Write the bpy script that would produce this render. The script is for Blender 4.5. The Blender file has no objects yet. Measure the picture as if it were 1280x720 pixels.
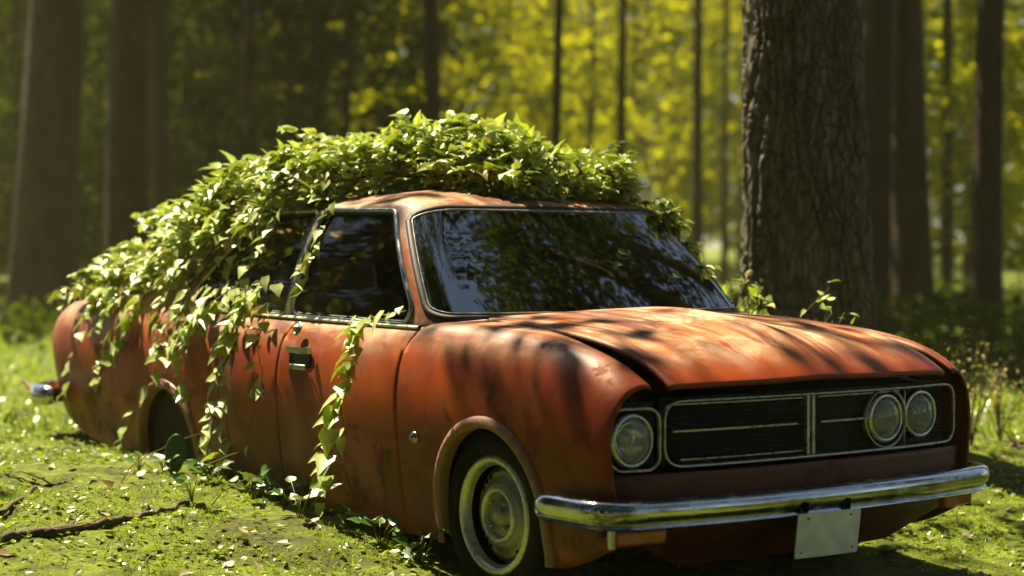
import bpy, bmesh, math, random
import numpy as np
from mathutils import Vector, Matrix, noise as mnoise
random.seed(7); rng = np.random.default_rng(11)
R = math.radians
scene = bpy.context.scene
COL = scene.collection

# ------------------------------------------------------------------ helpers
def tag(o, label=None, cat=None, group=None, kind=None):
    if label: o['label'] = label
    if cat: o['category'] = cat
    if group: o['group'] = group
    if kind: o['kind'] = kind
    return o

def empty(name, loc=(0, 0, 0), rz=0.0, parent=None):
    o = bpy.data.objects.new(name, None); COL.objects.link(o)
    o.location = loc; o.rotation_euler = (0, 0, rz); o.empty_display_size = .1
    if parent: o.parent = parent
    return o

def link(name, me, mat=None, parent=None, smooth=True):
    o = bpy.data.objects.new(name, me); COL.objects.link(o)
    if mat is not None and len(me.materials) == 0: me.materials.append(mat)
    if parent: o.parent = parent
    if smooth and len(me.polygons): me.polygons.foreach_set('use_smooth', [True]*len(me.polygons))
    return o

def from_bm(name, bm, mat=None, parent=None, smooth=True, weld=None):
    if weld: bmesh.ops.remove_doubles(bm, verts=bm.verts, dist=weld)
    me = bpy.data.meshes.new(name); bm.to_mesh(me); bm.free()
    return link(name, me, mat, parent, smooth)

def from_np(name, verts, faces, mat=None, parent=None, smooth=False, attr=None):
    """verts (n,3), faces (m,k)"""
    me = bpy.data.meshes.new(name)
    v = np.asarray(verts, dtype=np.float32); f = np.asarray(faces, dtype=np.int32)
    me.vertices.add(len(v)); me.vertices.foreach_set('co', v.ravel())
    k = f.shape[1]
    me.loops.add(f.size); me.loops.foreach_set('vertex_index', f.ravel())
    me.polygons.add(len(f)); me.polygons.foreach_set('loop_start', np.arange(0, f.size, k, dtype=np.int32))
    me.update(calc_edges=True)
    if attr is not None:
        for nm, a in attr.items():
            at = me.attributes.new(nm, 'FLOAT', 'POINT'); at.data.foreach_set('value', np.asarray(a, dtype=np.float32))
    return link(name, me, mat, parent, smooth)

def modsolid(o, th, off=-1.0, bev=None):
    m = o.modifiers.new('solid', 'SOLIDIFY'); m.thickness = th; m.offset = off; m.use_even_offset = False
    if bev:
        b = o.modifiers.new('bev', 'BEVEL'); b.width = bev; b.segments = 2; b.limit_method = 'ANGLE'; b.angle_limit = R(40)
    return o

def tube_np(pts, rad, n=8, cap=True):
    pts = np.asarray(pts, float); m = len(pts)
    rad = np.broadcast_to(np.asarray(rad, float), (m,))
    t = np.gradient(pts, axis=0); t /= np.linalg.norm(t, axis=1)[:, None]+1e-9
    ref = np.array([0, 0, 1.0]) if abs(t[0][2]) < .9 else np.array([1.0, 0, 0])
    V = []
    nrm = np.cross(t[0], ref); nrm /= np.linalg.norm(nrm)
    for i in range(m):
        nrm = nrm-t[i]*(nrm@t[i]); nrm /= np.linalg.norm(nrm)+1e-9
        b = np.cross(t[i], nrm)
        a = np.linspace(0, 2*np.pi, n, endpoint=False)
        V.append(pts[i]+rad[i]*(np.cos(a)[:, None]*nrm+np.sin(a)[:, None]*b))
    V = np.concatenate(V); F = []
    for i in range(m-1):
        for j in range(n):
            F.append((i*n+j, i*n+(j+1) % n, (i+1)*n+(j+1) % n, (i+1)*n+j))
    if cap:
        c0, c1 = len(V), len(V)+1
        V = np.vstack([V, pts[0], pts[-1]])
        for j in range(n):
            F.append((c0, (j+1) % n, j, j)); F.append((c1, (m-1)*n+j, (m-1)*n+(j+1) % n, (m-1)*n+(j+1) % n))
    return V, F

class MB:
    """collects pieces into one mesh"""
    def __init__(s): s.V = []; s.F = []; s.n = 0
    def add(s, V, F):
        V = np.asarray(V, float)
        for f in F:
            g = []
            for i in f:
                if i+s.n not in g: g.append(i+s.n)
            if len(g) > 2: s.F.append(g)
        s.V.append(V); s.n += len(V); return s
    def tube(s, pts, rad, n=8): return s.add(*tube_np(pts, rad, n))
    def box(s, c, d, rot=None):
        V = np.array([[x, y, z] for x in (-.5, .5) for y in (-.5, .5) for z in (-.5, .5)])*np.array(d)
        if rot is not None: V = V@np.array(rot.to_3x3()).T
        V = V+np.array(c)
        return s.add(V, [(0, 1, 3, 2), (4, 6, 7, 5), (0, 4, 5, 1), (2, 3, 7, 6), (0, 2, 6, 4), (1, 5, 7, 3)])
    def lathe(s, prof, axis_o, ax, n=48):
        """prof: list (r, h) ; ax unit axis vector"""
        ax = Vector(ax).normalized(); q = Vector((0, 0, 1)).rotation_difference(ax)
        V = []
        for r, h in prof:
            for j in range(n):
                a = 2*math.pi*j/n; V.append(q@Vector((r*math.cos(a), r*math.sin(a), h))+Vector(axis_o))
        F = []
        for i in range(len(prof)-1):
            for j in range(n): F.append((i*n+j, i*n+(j+1) % n, (i+1)*n+(j+1) % n, (i+1)*n+j))
        return s.add(np.array(V), F)
    def build(s, name, mat, parent=None, smooth=True, weld=None, bevel=None, autos=None):
        me = bpy.data.meshes.new(name); me.from_pydata(np.concatenate(s.V).tolist(), [], s.F); me.update()
        bm = bmesh.new(); bm.from_mesh(me)
        bmesh.ops.remove_doubles(bm, verts=bm.verts, dist=weld or 1e-5)
        bmesh.ops.recalc_face_normals(bm, faces=bm.faces); bm.to_mesh(me); bm.free()
        o = link(name, me, mat, parent, smooth)
        if smooth and (autos or bevel):
            me.set_sharp_from_angle(angle=R(autos or 40))
        if bevel:
            b = o.modifiers.new('bev', 'BEVEL'); b.width = bevel; b.segments = 2; b.limit_method = 'ANGLE'; b.angle_limit = R(40)
        return o

def interp(xs, ys):
    """smooth (pchip-like) interpolation"""
    xs = list(xs); ys = list(ys); n = len(xs)
    d = [(ys[i+1]-ys[i])/(xs[i+1]-xs[i]) for i in range(n-1)]
    m = [d[0]]
    for i in range(1, n-1):
        m.append(0 if d[i-1]*d[i] <= 0 else 2*d[i-1]*d[i]/(d[i-1]+d[i]))
    m.append(d[-1])
    def f(x):
        if x <= xs[0]: return ys[0]
        if x >= xs[-1]: return ys[-1]
        i = 0
        while x > xs[i+1]: i += 1
        h = xs[i+1]-xs[i]; t = (x-xs[i])/h
        return (2*t**3-3*t*t+1)*ys[i]+(t**3-2*t*t+t)*h*m[i]+(-2*t**3+3*t*t)*ys[i+1]+(t**3-t*t)*h*m[i+1]
    return f

def sstep(a, b, x):
    t = np.clip((x-a)/(b-a), 0, 1); return t*t*(3-2*t)

def hash2(ix, iy, seed=0):
    h = (ix.astype(np.int64)*374761393+iy.astype(np.int64)*668265263+seed*1442695041) & 0xffffffff
    h = ((h ^ (h >> 13))*1274126177) & 0xffffffff
    return ((h ^ (h >> 16)) & 0xffff)/65535.0
def vnoise(x, y, seed=0):
    ix = np.floor(x); iy = np.floor(y); fx = x-ix; fy = y-iy
    fx = fx*fx*(3-2*fx); fy = fy*fy*(3-2*fy)
    a = hash2(ix, iy, seed); b = hash2(ix+1, iy, seed); c = hash2(ix, iy+1, seed); d = hash2(ix+1, iy+1, seed)
    return (a*(1-fx)+b*fx)*(1-fy)+(c*(1-fx)+d*fx)*fy
def fbm(x, y, o=4, seed=0):
    s = 0; a = 1; t = 0
    for i in range(o):
        s = s+a*vnoise(x*2**i, y*2**i, seed+i*17); t += a; a *= .5
    return s/t-.5

# --- implicit cutting of flat parameter grids -------------------------------------
def grid_bm(us, vs):
    bm = bmesh.new(); V = [[bm.verts.new((u, v, 0)) for v in vs] for u in us]
    for i in range(len(us)-1):
        for j in range(len(vs)-1):
            bm.faces.new((V[i][j], V[i+1][j], V[i+1][j+1], V[i][j+1]))
    return bm

def cut(bm, f):
    """keep the region where f(u,v) > 0"""
    val = {}
    for v in bm.verts:
        a = f(v.co.x, v.co.y); val[v] = 1e-9 if a == 0 else a
    if all(a > 0 for a in val.values()): return bm
    for e in list(bm.edges):
        a, b = e.verts; fa, fb = val[a], val[b]
        if fa*fb < 0:
            lo, hi = 0.0, 1.0; ca, cb = a.co.copy(), b.co.copy()
            for _ in range(14):
                m = (lo+hi)/2; p = ca.lerp(cb, m)
                if f(p.x, p.y)*fa > 0: lo = m
                else: hi = m
            t = min(max((lo+hi)/2, .002), .998)
            _, nv = bmesh.utils.edge_split(e, a, t); nv.co = ca.lerp(cb, t); val[nv] = 0.0
    for fc in list(bm.faces):
        z = [v for v in fc.verts if val[v] == 0.0]
        if len(z) >= 2:
            for i in range(len(z)):
                done = False
                for j in range(i+1, len(z)):
                    if not any(z[j] in e.verts for e in z[i].link_edges if e in fc.edges):
                        try: bmesh.utils.face_split(fc, z[i], z[j]); done = True
                        except Exception: pass
                        break
                if done: break
    kill = []
    for fc in bm.faces:
        s = sum(val[v] for v in fc.verts)
        if s <= 0: kill.append(fc)
    bmesh.ops.delete(bm, geom=kill, context='FACES')
    return bm

def mapped(bm, fmap):
    for v in bm.verts: v.co = Vector(fmap(v.co.x, v.co.y))
    return bm

def rrect(x, y, cx, cy, hx, hy, r):
    """signed distance of rounded rect, negative inside"""
    dx = abs(x-cx)-hx+r; dy = abs(y-cy)-hy+r
    return math.hypot(max(dx, 0), max(dy, 0))+min(max(dx, dy), 0)-r

def poly_sd(px, py, poly, r):
    """distance to convex polygon (ccw), rounded: negative inside"""
    n = len(poly); ins = -1e9; dmin = 1e9; inside = True
    for i in range(n):
        x0, y0 = poly[i]; x1, y1 = poly[(i+1) % n]
        ex, ey = x1-x0, y1-y0; L = math.hypot(ex, ey)
        d = ((px-x0)*ey-(py-y0)*ex)/L
        ins = max(ins, d)
        if d > 0: inside = False
        t = min(max(((px-x0)*ex+(py-y0)*ey)/L/L, 0), 1)
        dmin = min(dmin, math.hypot(px-x0-ex*t, py-y0-ey*t))
    return (ins if inside else dmin)-r
def inset_poly(poly, r):
    n = len(poly); out = []
    for i in range(n):
        p0 = Vector(poly[i-1]); p1 = Vector(poly[i]); p2 = Vector(poly[(i+1) % n])
        d1 = (p1-p0).normalized(); d2 = (p2-p1).normalized()
        n1 = Vector((-d1.y, d1.x)); n2 = Vector((-d2.y, d2.x))
        b = (n1+n2); k = r/(b.length_squared/2)
        out.append(tuple(p1+b*k))
    return out

# ------------------------------------------------------------------ materials
def newmat(name):
    m = bpy.data.materials.new(name); m.use_nodes = True
    nt = m.node_tree; nt.nodes.clear()
    out = nt.nodes.new('ShaderNodeOutputMaterial')
    return m, nt, out
def N(nt, typ, **kw):
    n = nt.nodes.new(typ)
    for k, v in kw.items():
        if k in ('loc',): continue
        if hasattr(n, k) and k not in ('inputs',):
            try: setattr(n, k, v); continue
            except Exception: pass
        n.inputs[k.replace('_', ' ')].default_value = v
    return n
def setin(n, **kw):
    for k, v in kw.items(): n.inputs[k.replace('_', ' ')].default_value = v
    return n
def ramp(nt, fac, stops, interp='LINEAR'):
    r = nt.nodes.new('ShaderNodeValToRGB'); r.color_ramp.interpolation = interp
    el = r.color_ramp.elements
    while len(el) > 1: el.remove(el[-1])
    el[0].position = stops[0][0]; el[0].color = tuple(stops[0][1])+(1,)
    for p, c in stops[1:]:
        e = el.new(p); e.color = tuple(c)+(1,)
    if fac is not None: nt.links.new(fac, r.inputs[0])
    return r
def g3(v): return (v, v, v)
def noisetex(nt, vec, scale, detail=4, rough=.5, dist=0.0):
    n = nt.nodes.new('ShaderNodeTexNoise'); setin(n, Scale=scale, Detail=detail, Roughness=rough, Distortion=dist)
    if vec: nt.links.new(vec, n.inputs['Vector'])
    return n
def mixc(nt, fac, a, b, mode='MIX'):
    m = nt.nodes.new('ShaderNodeMix'); m.data_type = 'RGBA'; m.blend_type = mode
    for sock, val in ((m.inputs[0], fac), (m.inputs[6], a), (m.inputs[7], b)):
        if hasattr(val, 'is_linked') or hasattr(val, 'links'): nt.links.new(val, sock)
        elif isinstance(val, (int, float)): sock.default_value = val
        else: sock.default_value = tuple(val)+(1,) if len(val) == 3 else val
    return m.outputs[2]
def mth(nt, op, a, b=0.0, clamp=False):
    m = nt.nodes.new('ShaderNodeMath'); m.operation = op; m.use_clamp = clamp
    for i, val in enumerate((a, b)):
        if hasattr(val, 'links'): nt.links.new(val, m.inputs[i])
        else: m.inputs[i].default_value = val
    return m.outputs[0]
def mapr(nt, v, a, b, c=0.0, d=1.0):
    m = nt.nodes.new('ShaderNodeMapRange'); m.interpolation_type = 'SMOOTHSTEP'
    nt.links.new(v, m.inputs[0])
    for i, x in enumerate((a, b, c, d)): m.inputs[i+1].default_value = x
    return m.outputs[0]
def coords(nt, kind='Object'):
    t = nt.nodes.new('ShaderNodeTexCoord'); return t.outputs[kind]
def scaled(nt, vec, s):
    m = nt.nodes.new('ShaderNodeMapping'); m.inputs['Scale'].default_value = s; nt.links.new(vec, m.inputs[0]); return m.outputs[0]

def simple(name, col, rough=.5, metal=0.0, spec=.5, bump=None, var=0.0, vscale=8.0, coat=0.0):
    m, nt, out = newmat(name)
    p = N(nt, 'ShaderNodeBsdfPrincipled'); setin(p, Roughness=rough, Metallic=metal)
    p.inputs['Specular IOR Level'].default_value = spec; p.inputs['Coat Weight'].default_value = coat
    oc = coords(nt)
    n = noisetex(nt, oc, vscale, 5, .6)
    c2 = tuple(max(0, c*(1-var)) for c in col); c1 = tuple(min(1, c*(1+var*.6)) for c in col)
    r = ramp(nt, n.outputs[0], [(.3, c2), (.7, c1)])
    nt.links.new(r.outputs[0], p.inputs['Base Color'])
    rr = mapr(nt, n.outputs[0], .3, .7, max(0.0, rough-.12*(var > 0)), min(1.0, rough+.12*(var > 0)))
    nt.links.new(rr, p.inputs['Roughness'])
    if bump:
        nb = noisetex(nt, oc, bump[0], 6, .6); b = N(nt, 'ShaderNodeBump'); setin(b, Strength=bump[1], Distance=bump[2])
        nt.links.new(nb.outputs[0], b.inputs['Height']); nt.links.new(b.outputs[0], p.inputs['Normal'])
    nt.links.new(p.outputs[0], out.inputs[0])
    return m

def rust_paint(name='rusty_orange_paint', fade=1.0, dark=0.0):
    m, nt, out = newmat(name)
    oc = coords(nt)
    p = N(nt, 'ShaderNodeBsdfPrincipled')
    big = noisetex(nt, oc, 2.2, 5, .6, .6)
    mid = noisetex(nt, oc, 6.0, 11, .68, .4)
    fine = noisetex(nt, oc, 46.0, 6, .7)
    spk = noisetex(nt, oc, 210.0, 3, .6)
    streak = noisetex(nt, scaled(nt, oc, (34, 34, 1.6)), 1.0, 5, .62)
    # paint: orange <-> deep orange red
    base = ramp(nt, big.outputs[0], [(.28, (.14, .017, .002)), (.50, (.29, .042, .003)), (.74, (.36, .070, .005))]).outputs[0]
    base = mixc(nt, mapr(nt, fine.outputs[0], .42, .72, 0, .6), base, (.24, .040, .006))
    base = mixc(nt, mapr(nt, streak.outputs[0], .50, .74, 0, .6), base, (.17, .028, .006))
    # dark rust blotches
    rustm = mth(nt, 'MULTIPLY', mapr(nt, mid.outputs[0], .535, .575), mapr(nt, big.outputs[0], .42, .54))
    base = mixc(nt, mth(nt, 'MULTIPLY', rustm, .55), base, (.11, .026, .010))
    # sun-bleached chalky paint on what has lain upward for years (height on the car)
    sep = nt.nodes.new('ShaderNodeSeparateXYZ'); nt.links.new(oc, sep.inputs[0])
    up = mapr(nt, sep.outputs[2], .765, .885)
    ss = noisetex(nt, scaled(nt, oc, (1.0, 5.5, 1)), 2.6, 6, .6, .5)
    fm = mth(nt, 'MULTIPLY', up, mapr(nt, ss.outputs[0],   .36, .56, .10, .95*fade))
    chalk = mixc(nt, mapr(nt, mid.outputs[0], .4, .65), (.40, .19, .09), (.62, .42, .26))
    base = mixc(nt, fm, base, chalk)
    dk = mth(nt, 'MULTIPLY', up, mapr(nt, noisetex(nt, scaled(nt, oc, (1.3, 3.0, 1)), 1.7, 7, .66, .9).outputs[0],   .46, .60, 0, .88))
    base = mixc(nt, dk, base, (.10, .032, .024))
    # pits
    base = mixc(nt, mapr(nt, spk.outputs[0], .64, .74, 0, .7), base, (.07, .025, .015))
    # shade of the lower side painted in, patchy, darker towards the sill
    low = mapr(nt, sep.outputs[2], .28, .66, .75, 0)
    base = mixc(nt, mth(nt, 'MULTIPLY', low, mapr(nt, mid.outputs[0], .35, .6)), base, (.09, .035, .02))
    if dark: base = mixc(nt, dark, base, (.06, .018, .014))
    nt.links.new(base, p.inputs['Base Color'])
    ro = mth(nt, 'ADD', mapr(nt, mid.outputs[0], .35, .68, .40, .60), mth(nt, 'MULTIPLY', rustm, .25))
    nt.links.new(ro, p.inputs['Roughness'])
    p.inputs['Specular IOR Level'].default_value = .34
    b1 = N(nt, 'ShaderNodeBump'); setin(b1, Strength=.35, Distance=.002)
    hh = mth(nt, 'ADD', mth(nt, 'MULTIPLY', fine.outputs[0], .7), mth(nt, 'MULTIPLY', spk.outputs[0], .35))
    nt.links.new(hh, b1.inputs['Height'])
    b2 = N(nt, 'ShaderNodeBump'); setin(b2, Strength=.5, Distance=.0022)
    nt.links.new(noisetex(nt, oc, 3.5, 2, .5).outputs[0], b2.inputs['Height']); nt.links.new(b1.outputs[0], b2.inputs['Normal'])
    nt.links.new(b2.outputs[0], p.inputs['Normal'])
    nt.links.new(p.outputs[0], out.inputs[0])
    return m

def glass_mat(name, tint=.10, ior=1.55, col=(.55, .75, .65), dirt_pale_mix=.10, dcol=(.16, .15, .10), d0=.25):
    m, nt, out = newmat(name)
    oc = coords(nt)
    tr = N(nt, 'ShaderNodeBsdfTransparent'); tr.inputs[0].default_value = tuple(min(1, c*tint*2.2) for c in col)+(1,)
    gl = N(nt, 'ShaderNodeBsdfGlossy'); gl.inputs['Roughness'].default_value = .03
    fr = N(nt, 'ShaderNodeFresnel'); fr.inputs[0].default_value = ior
    b = N(nt, 'ShaderNodeBump'); setin(b, Strength=.05, Distance=.003)
    nt.links.new(noisetex(nt, oc, 3.0, 2, .5).outputs[0], b.inputs['Height'])
    nt.links.new(b.outputs[0], gl.inputs['Normal'])
    mx = N(nt, 'ShaderNodeMixShader'); nt.links.new(fr.outputs[0], mx.inputs[0]); nt.links.new(tr.outputs[0], mx.inputs[1]); nt.links.new(gl.outputs[0], mx.inputs[2])
    df = N(nt, 'ShaderNodeBsdfDiffuse'); df.inputs[0].default_value = tuple(dcol)+(1,)
    dm = noisetex(nt, oc, 9, 7, .7)
    d2 = N(nt, 'ShaderNodeMixShader'); nt.links.new(mapr(nt, dm.outputs[0], .4, .75, dirt_pale_mix*d0, dirt_pale_mix), d2.inputs[0])
    nt.links.new(mx.outputs[0], d2.inputs[1]); nt.links.new(df.outputs[0], d2.inputs[2])
    nt.links.new(d2.outputs[0], out.inputs[0])
    return m

def leaf_mat(name, c1, c2, trans=.5, gloss=.12, tcol=None, attr='rnd', rough=.35):
    """two-sided leaf: diffuse + translucent + a little gloss"""
    m, nt, out = newmat(name)
    a = N(nt, 'ShaderNodeAttribute'); a.attribute_name = attr
    r = ramp(nt, a.outputs['Fac'], [(0, c1), (1, c2)]).outputs[0]
    d = N(nt, 'ShaderNodeBsdfDiffuse'); nt.links.new(r, d.inputs[0])
    t = N(nt, 'ShaderNodeBsdfTranslucent')
    k = tcol or (1.0, 1.15, .35)
    tc = mixc(nt, 1.0, r, tuple(k), 'MULTIPLY'); nt.links.new(tc, t.inputs[0])
    mx = N(nt, 'ShaderNodeMixShader'); mx.inputs[0].default_value = trans
    nt.links.new(d.outputs[0], mx.inputs[1]); nt.links.new(t.outputs[0], mx.inputs[2])
    last = mx
    if gloss:
        g = N(nt, 'ShaderNodeBsdfGlossy'); g.inputs['Roughness'].default_value = rough; g.inputs[0].default_value = (.9, .95, .85, 1)
        fr = N(nt, 'ShaderNodeFresnel'); fr.inputs[0].default_value = 1.45
        m2 = N(nt, 'ShaderNodeMixShader'); nt.links.new(mth(nt, 'MULTIPLY', fr.outputs[0], gloss*8, True), m2.inputs[0])
        nt.links.new(mx.outputs[0], m2.inputs[1]); nt.links.new(g.outputs[0], m2.inputs[2]); last = m2
    nt.links.new(last.outputs[0], out.inputs[0])
    return m

M = {}
M['paint'] = rust_paint()
M['paint_dark'] = rust_paint('shaded_rusty_paint', dark=.72)  # body paint copy with the front end's shade mixed into its colour
M['fascia'] = simple('dark_brown_fascia', (.014, .006, .005), .65, spec=.25, var=.5, vscale=9, bump=(70, .3, .002))  # near-black brown base of the front surround
M['lip'] = simple('faded_pink_primer', (.30, .15, .10), .6, var=.35, vscale=30, bump=(80, .3, .002))
M['chrome'] = simple('tarnished_chrome', (.50, .53, .55), .19, 1.0, var=.25, vscale=14, bump=(60, .06, .001))
M['chrome_dull'] = simple('dull_bright_trim', (.42, .40, .34), .34, 1.0, var=.35, vscale=30)
M['rubber'] = simple('old_rubber', (.014, .013, .012), .8, spec=.15, var=.4, vscale=40, bump=(120, .4, .002))
M['seal'] = simple('window_seal_rubber', (.012, .012, .012), .55)
M['black'] = simple('black_grille_paint', (.007, .006, .006), .5, spec=.2, var=.3, vscale=30)
M['cavity'] = simple('cavity_black', (.005, .004, .0035), .95, spec=.03, var=.3)  # near-black base for recesses and hidden parts
M['interior'] = simple('dark_interior_lining', (.02, .017, .014), .85, var=.4)
M['seat'] = simple('worn_tan_vinyl', (.42, .22, .10), .6, var=.4, vscale=12, bump=(30, .3, .004))
M['plate'] = simple('blank_pale_plate', (.70, .72, .62), .55, var=.22, vscale=16, bump=(25, .2, .002))
M['steel'] = simple('painted_steel_wheel', (.30, .30, .27), .42, .6, var=.4, vscale=25, bump=(90, .25, .001))
M['amber'] = simple('faded_amber_lens', (.42, .09, .02), .25, var=.25, coat=.5)
M['glass_ws'] = glass_mat('windshield_glass', tint=.05, ior=3.6, dirt_pale_mix=.015, col=(.7, .8, .75))
M['glass_side'] = glass_mat('side_window_glass', tint=.45, ior=1.36, dirt_pale_mix=.012, col=(.7, .8, .6))
M['glass_lamp'] = glass_mat('lamp_glass', tint=.46, ior=1.6, dirt_pale_mix=.36, col=(1, 1, .97), dcol=(.82, .80, .62), d0=.55)  # pale diffuse share painted in to make the lens look luminous
M['reflector'] = simple('lamp_reflector', (.85, .86, .84), .08, 1.0, var=.05)
M['hole'] = simple('dark_hole', (.008, .007, .006), .8, spec=.1)
M['pitted'] = simple('pitted_bright_metal', (.60, .61, .56), .38, .75, var=.35, vscale=60, bump=(150, .3, .001))

# ------------------------------------------------------------------ camera, sky, sun
F_PX = 2200.0; CAM_H = 1.13
cam = bpy.data.cameras.new('camera'); camo = bpy.data.objects.new('camera', cam); COL.objects.link(camo)
cam.sensor_width = 36; cam.lens = 36*F_PX/1280
camo.location = (0, 0, CAM_H); camo.rotation_euler = (R(90)-math.atan(35/F_PX), 0, 0)
cam.clip_end = 2000; cam.clip_start = .05
cam.dof.use_dof = True; cam.dof.focus_distance = 6.15; cam.dof.aperture_fstop = 1.6
scene.camera = camo

SUN_EL = 56.0
sdir = Vector((-.61, .67, 0)).normalized()*math.cos(R(SUN_EL)); sdir.z = math.sin(R(SUN_EL))
sun = bpy.data.lights.new('sun', 'SUN'); sun.energy = 5.0; sun.angle = R(.53); sun.color = (1.0, .86, .58)
suno = bpy.data.objects.new('sun', sun); COL.objects.link(suno)
suno.rotation_euler = sdir.to_track_quat('Z', 'Y').to_euler(); suno.location = (-10, 10, 14)
w = bpy.data.worlds.new('World'); scene.world = w; w.use_nodes = True
nt = w.node_tree; nt.nodes.clear()
sky = nt.nodes.new('ShaderNodeTexSky'); sky.sky_type = 'NISHITA'; sky.sun_disc = False
sky.sun_elevation = R(SUN_EL); sky.sun_rotation = math.atan2(sdir.x, sdir.y); sky.air_density = 1.0; sky.dust_density = .5; sky.ozone_density = 2.2
bg = nt.nodes.new('ShaderNodeBackground'); bg.inputs[1].default_value = .05
wo = nt.nodes.new('ShaderNodeOutputWorld'); nt.links.new(sky.outputs[0], bg.inputs[0]); nt.links.new(bg.outputs[0], wo.inputs[0])
scene.view_settings.view_transform = 'Standard'; scene.view_settings.look = 'None'
scene.view_settings.gamma = 1; scene.view_settings.exposure = 1.82
cy = scene.cycles
scene.render.engine = 'CYCLES'
cy.use_denoising = True; cy.denoiser = 'OPENIMAGEDENOISE'
try: cy.denoising_input_passes = 'RGB_ALBEDO_NORMAL'; cy.denoising_prefilter = 'ACCURATE'
except Exception: pass
cy.max_bounces = 6; cy.diffuse_bounces = 3; cy.glossy_bounces = 4; cy.transmission_bounces = 3; cy.transparent_max_bounces = 8
cy.sample_clamp_indirect = 6; cy.caustics_reflective = False; cy.caustics_refractive = False; cy.volume_bounces = 0

# ------------------------------------------------------------------ car frame
YAW = 36.0
FW = Vector((math.sin(R(YAW)), -math.cos(R(YAW)), 0)); LF = Vector((math.cos(R(YAW)), math.sin(R(YAW)), 0))
CAR_O = Vector((-32/F_PX*5.75, 5.75, 0))+.80*LF
CAR_RZ = math.atan2(FW.y, FW.x)
def c2w(x, y, z): return CAR_O+FW*x+LF*y+Vector((0, 0, z))
def w2c_np(X, Y):
    dx = X-CAR_O.x; dy = Y-CAR_O.y
    return dx*FW.x+dy*FW.y, dx*LF.x+dy*LF.y

# ------------------------------------------------------------------ ground
def ground_z(X, Y):
    X = np.asarray(X, float); Y = np.asarray(Y, float)
    cx, cyy = w2c_np(X, Y)
    xs = [-6, -3.4, -2.6, -2.1, -1.5, -.9, -.3, .1, .6, 2.0]; zz = [.24, .25, .27, .275, .225, .17, .10, .045, .02, .03]
    near = np.interp(cx, xs, zz)
    far = .22+.0*Y
    d = np.hypot(X-.3, Y-7.2)
    k = sstep(3.0, 7.5, d)
    z = near*(1-k)+(.24)*k
    z = z+.012*np.clip(Y-16, 0, 200)*(Y < 500)
    lumps = fbm(X*1.3, Y*1.3, 3, 5)*.09+fbm(X*5, Y*5, 3, 9)*.05+fbm(X*22, Y*22, 2, 3)*.018
    under = (1-sstep(.72, .98, np.abs(cyy)))*(sstep(-3.9, -3.4, cx)*(1-sstep(.6, .95, cx)))
    z = z+lumps*(1-.75*under)-.02*under
    return z

def axis(lo, hi, step, far, grow=1.10):
    a = list(np.arange(lo, hi, step)); s = step
    x = a[-1]
    while x < far: s *= grow; x += s; a.append(x)
    s = step; x = lo; b = []
    while x > -far: s *= grow; x -= s; b.append(x)
    return np.array(b[::-1]+a)
gx = axis(-2.9, 3.6, .022, 500); gy = axis(4.7, 10.5, .022, 500)
GX, GY = np.meshgrid(gx, gy, indexing='ij'); GZ = ground_z(GX, GY)
n0, n1 = GX.shape
idx = np.arange(n0*n1).reshape(n0, n1)
fc = np.stack([idx[:-1, :-1], idx[1:, :-1], idx[1:, 1:], idx[:-1, 1:]], -1).reshape(-1, 4)

def moss_mat():
    m, nt, out = newmat('forest_floor_moss')
    g = N(nt, 'ShaderNodeNewGeometry'); pos = g.outputs['Position']
    p = N(nt, 'ShaderNodeBsdfPrincipled'); setin(p, Roughness=.85); p.inputs['Specular IOR Level'].default_value = .2
    a = noisetex(nt, pos, 1.6, 6, .62, .3); b = noisetex(nt, pos, 11, 6, .65); c = noisetex(nt, pos, 60, 5, .7)
    moss = ramp(nt, b.outputs[0], [(.30, (.045, .06, .006)), (.48, (.14, .175, .010)), (.66, (.23, .30, .012))]).outputs[0]
    soil = ramp(nt, c.outputs[0], [(.3, (.020, .013, .007)), (.7, (.075, .05, .026))]).outputs[0]
    k = mapr(nt, a.outputs[0], .50, .66, 0, .75)
    k2 = mth(nt, 'MAXIMUM', k, mapr(nt, b.outputs[0], .60, .72, 0, .6))
    base = mixc(nt, k2, moss, soil)
    base = mixc(nt, mapr(nt, c.outputs[0], .35, .65, .0, .45), base, (.035, .045, .006))
    nt.links.new(base, p.inputs['Base Color'])
    bp = N(nt, 'ShaderNodeBump'); setin(bp, Strength=.9, Distance=.02)
    nt.links.new(mth(nt, 'ADD', c.outputs[0], mth(nt, 'MULTIPLY', b.outputs[0], .8)), bp.inputs['Height'])
    nt.links.new(bp.outputs[0], p.inputs['Normal'])
    nt.links.new(p.outputs[0], out.inputs[0]); return m
M['moss'] = moss_mat()
ground = from_np('ground', np.stack([GX.ravel(), GY.ravel(), GZ.ravel()], -1), fc, M['moss'], smooth=True)
tag(ground, kind='structure')

# ------------------------------------------------------------------ the car
car = empty('rusty_car', CAR_O, CAR_RZ)
tag(car, 'abandoned rusty orange two-door car with ivy over its roof and tail, standing on mossy ground', 'car')

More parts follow.
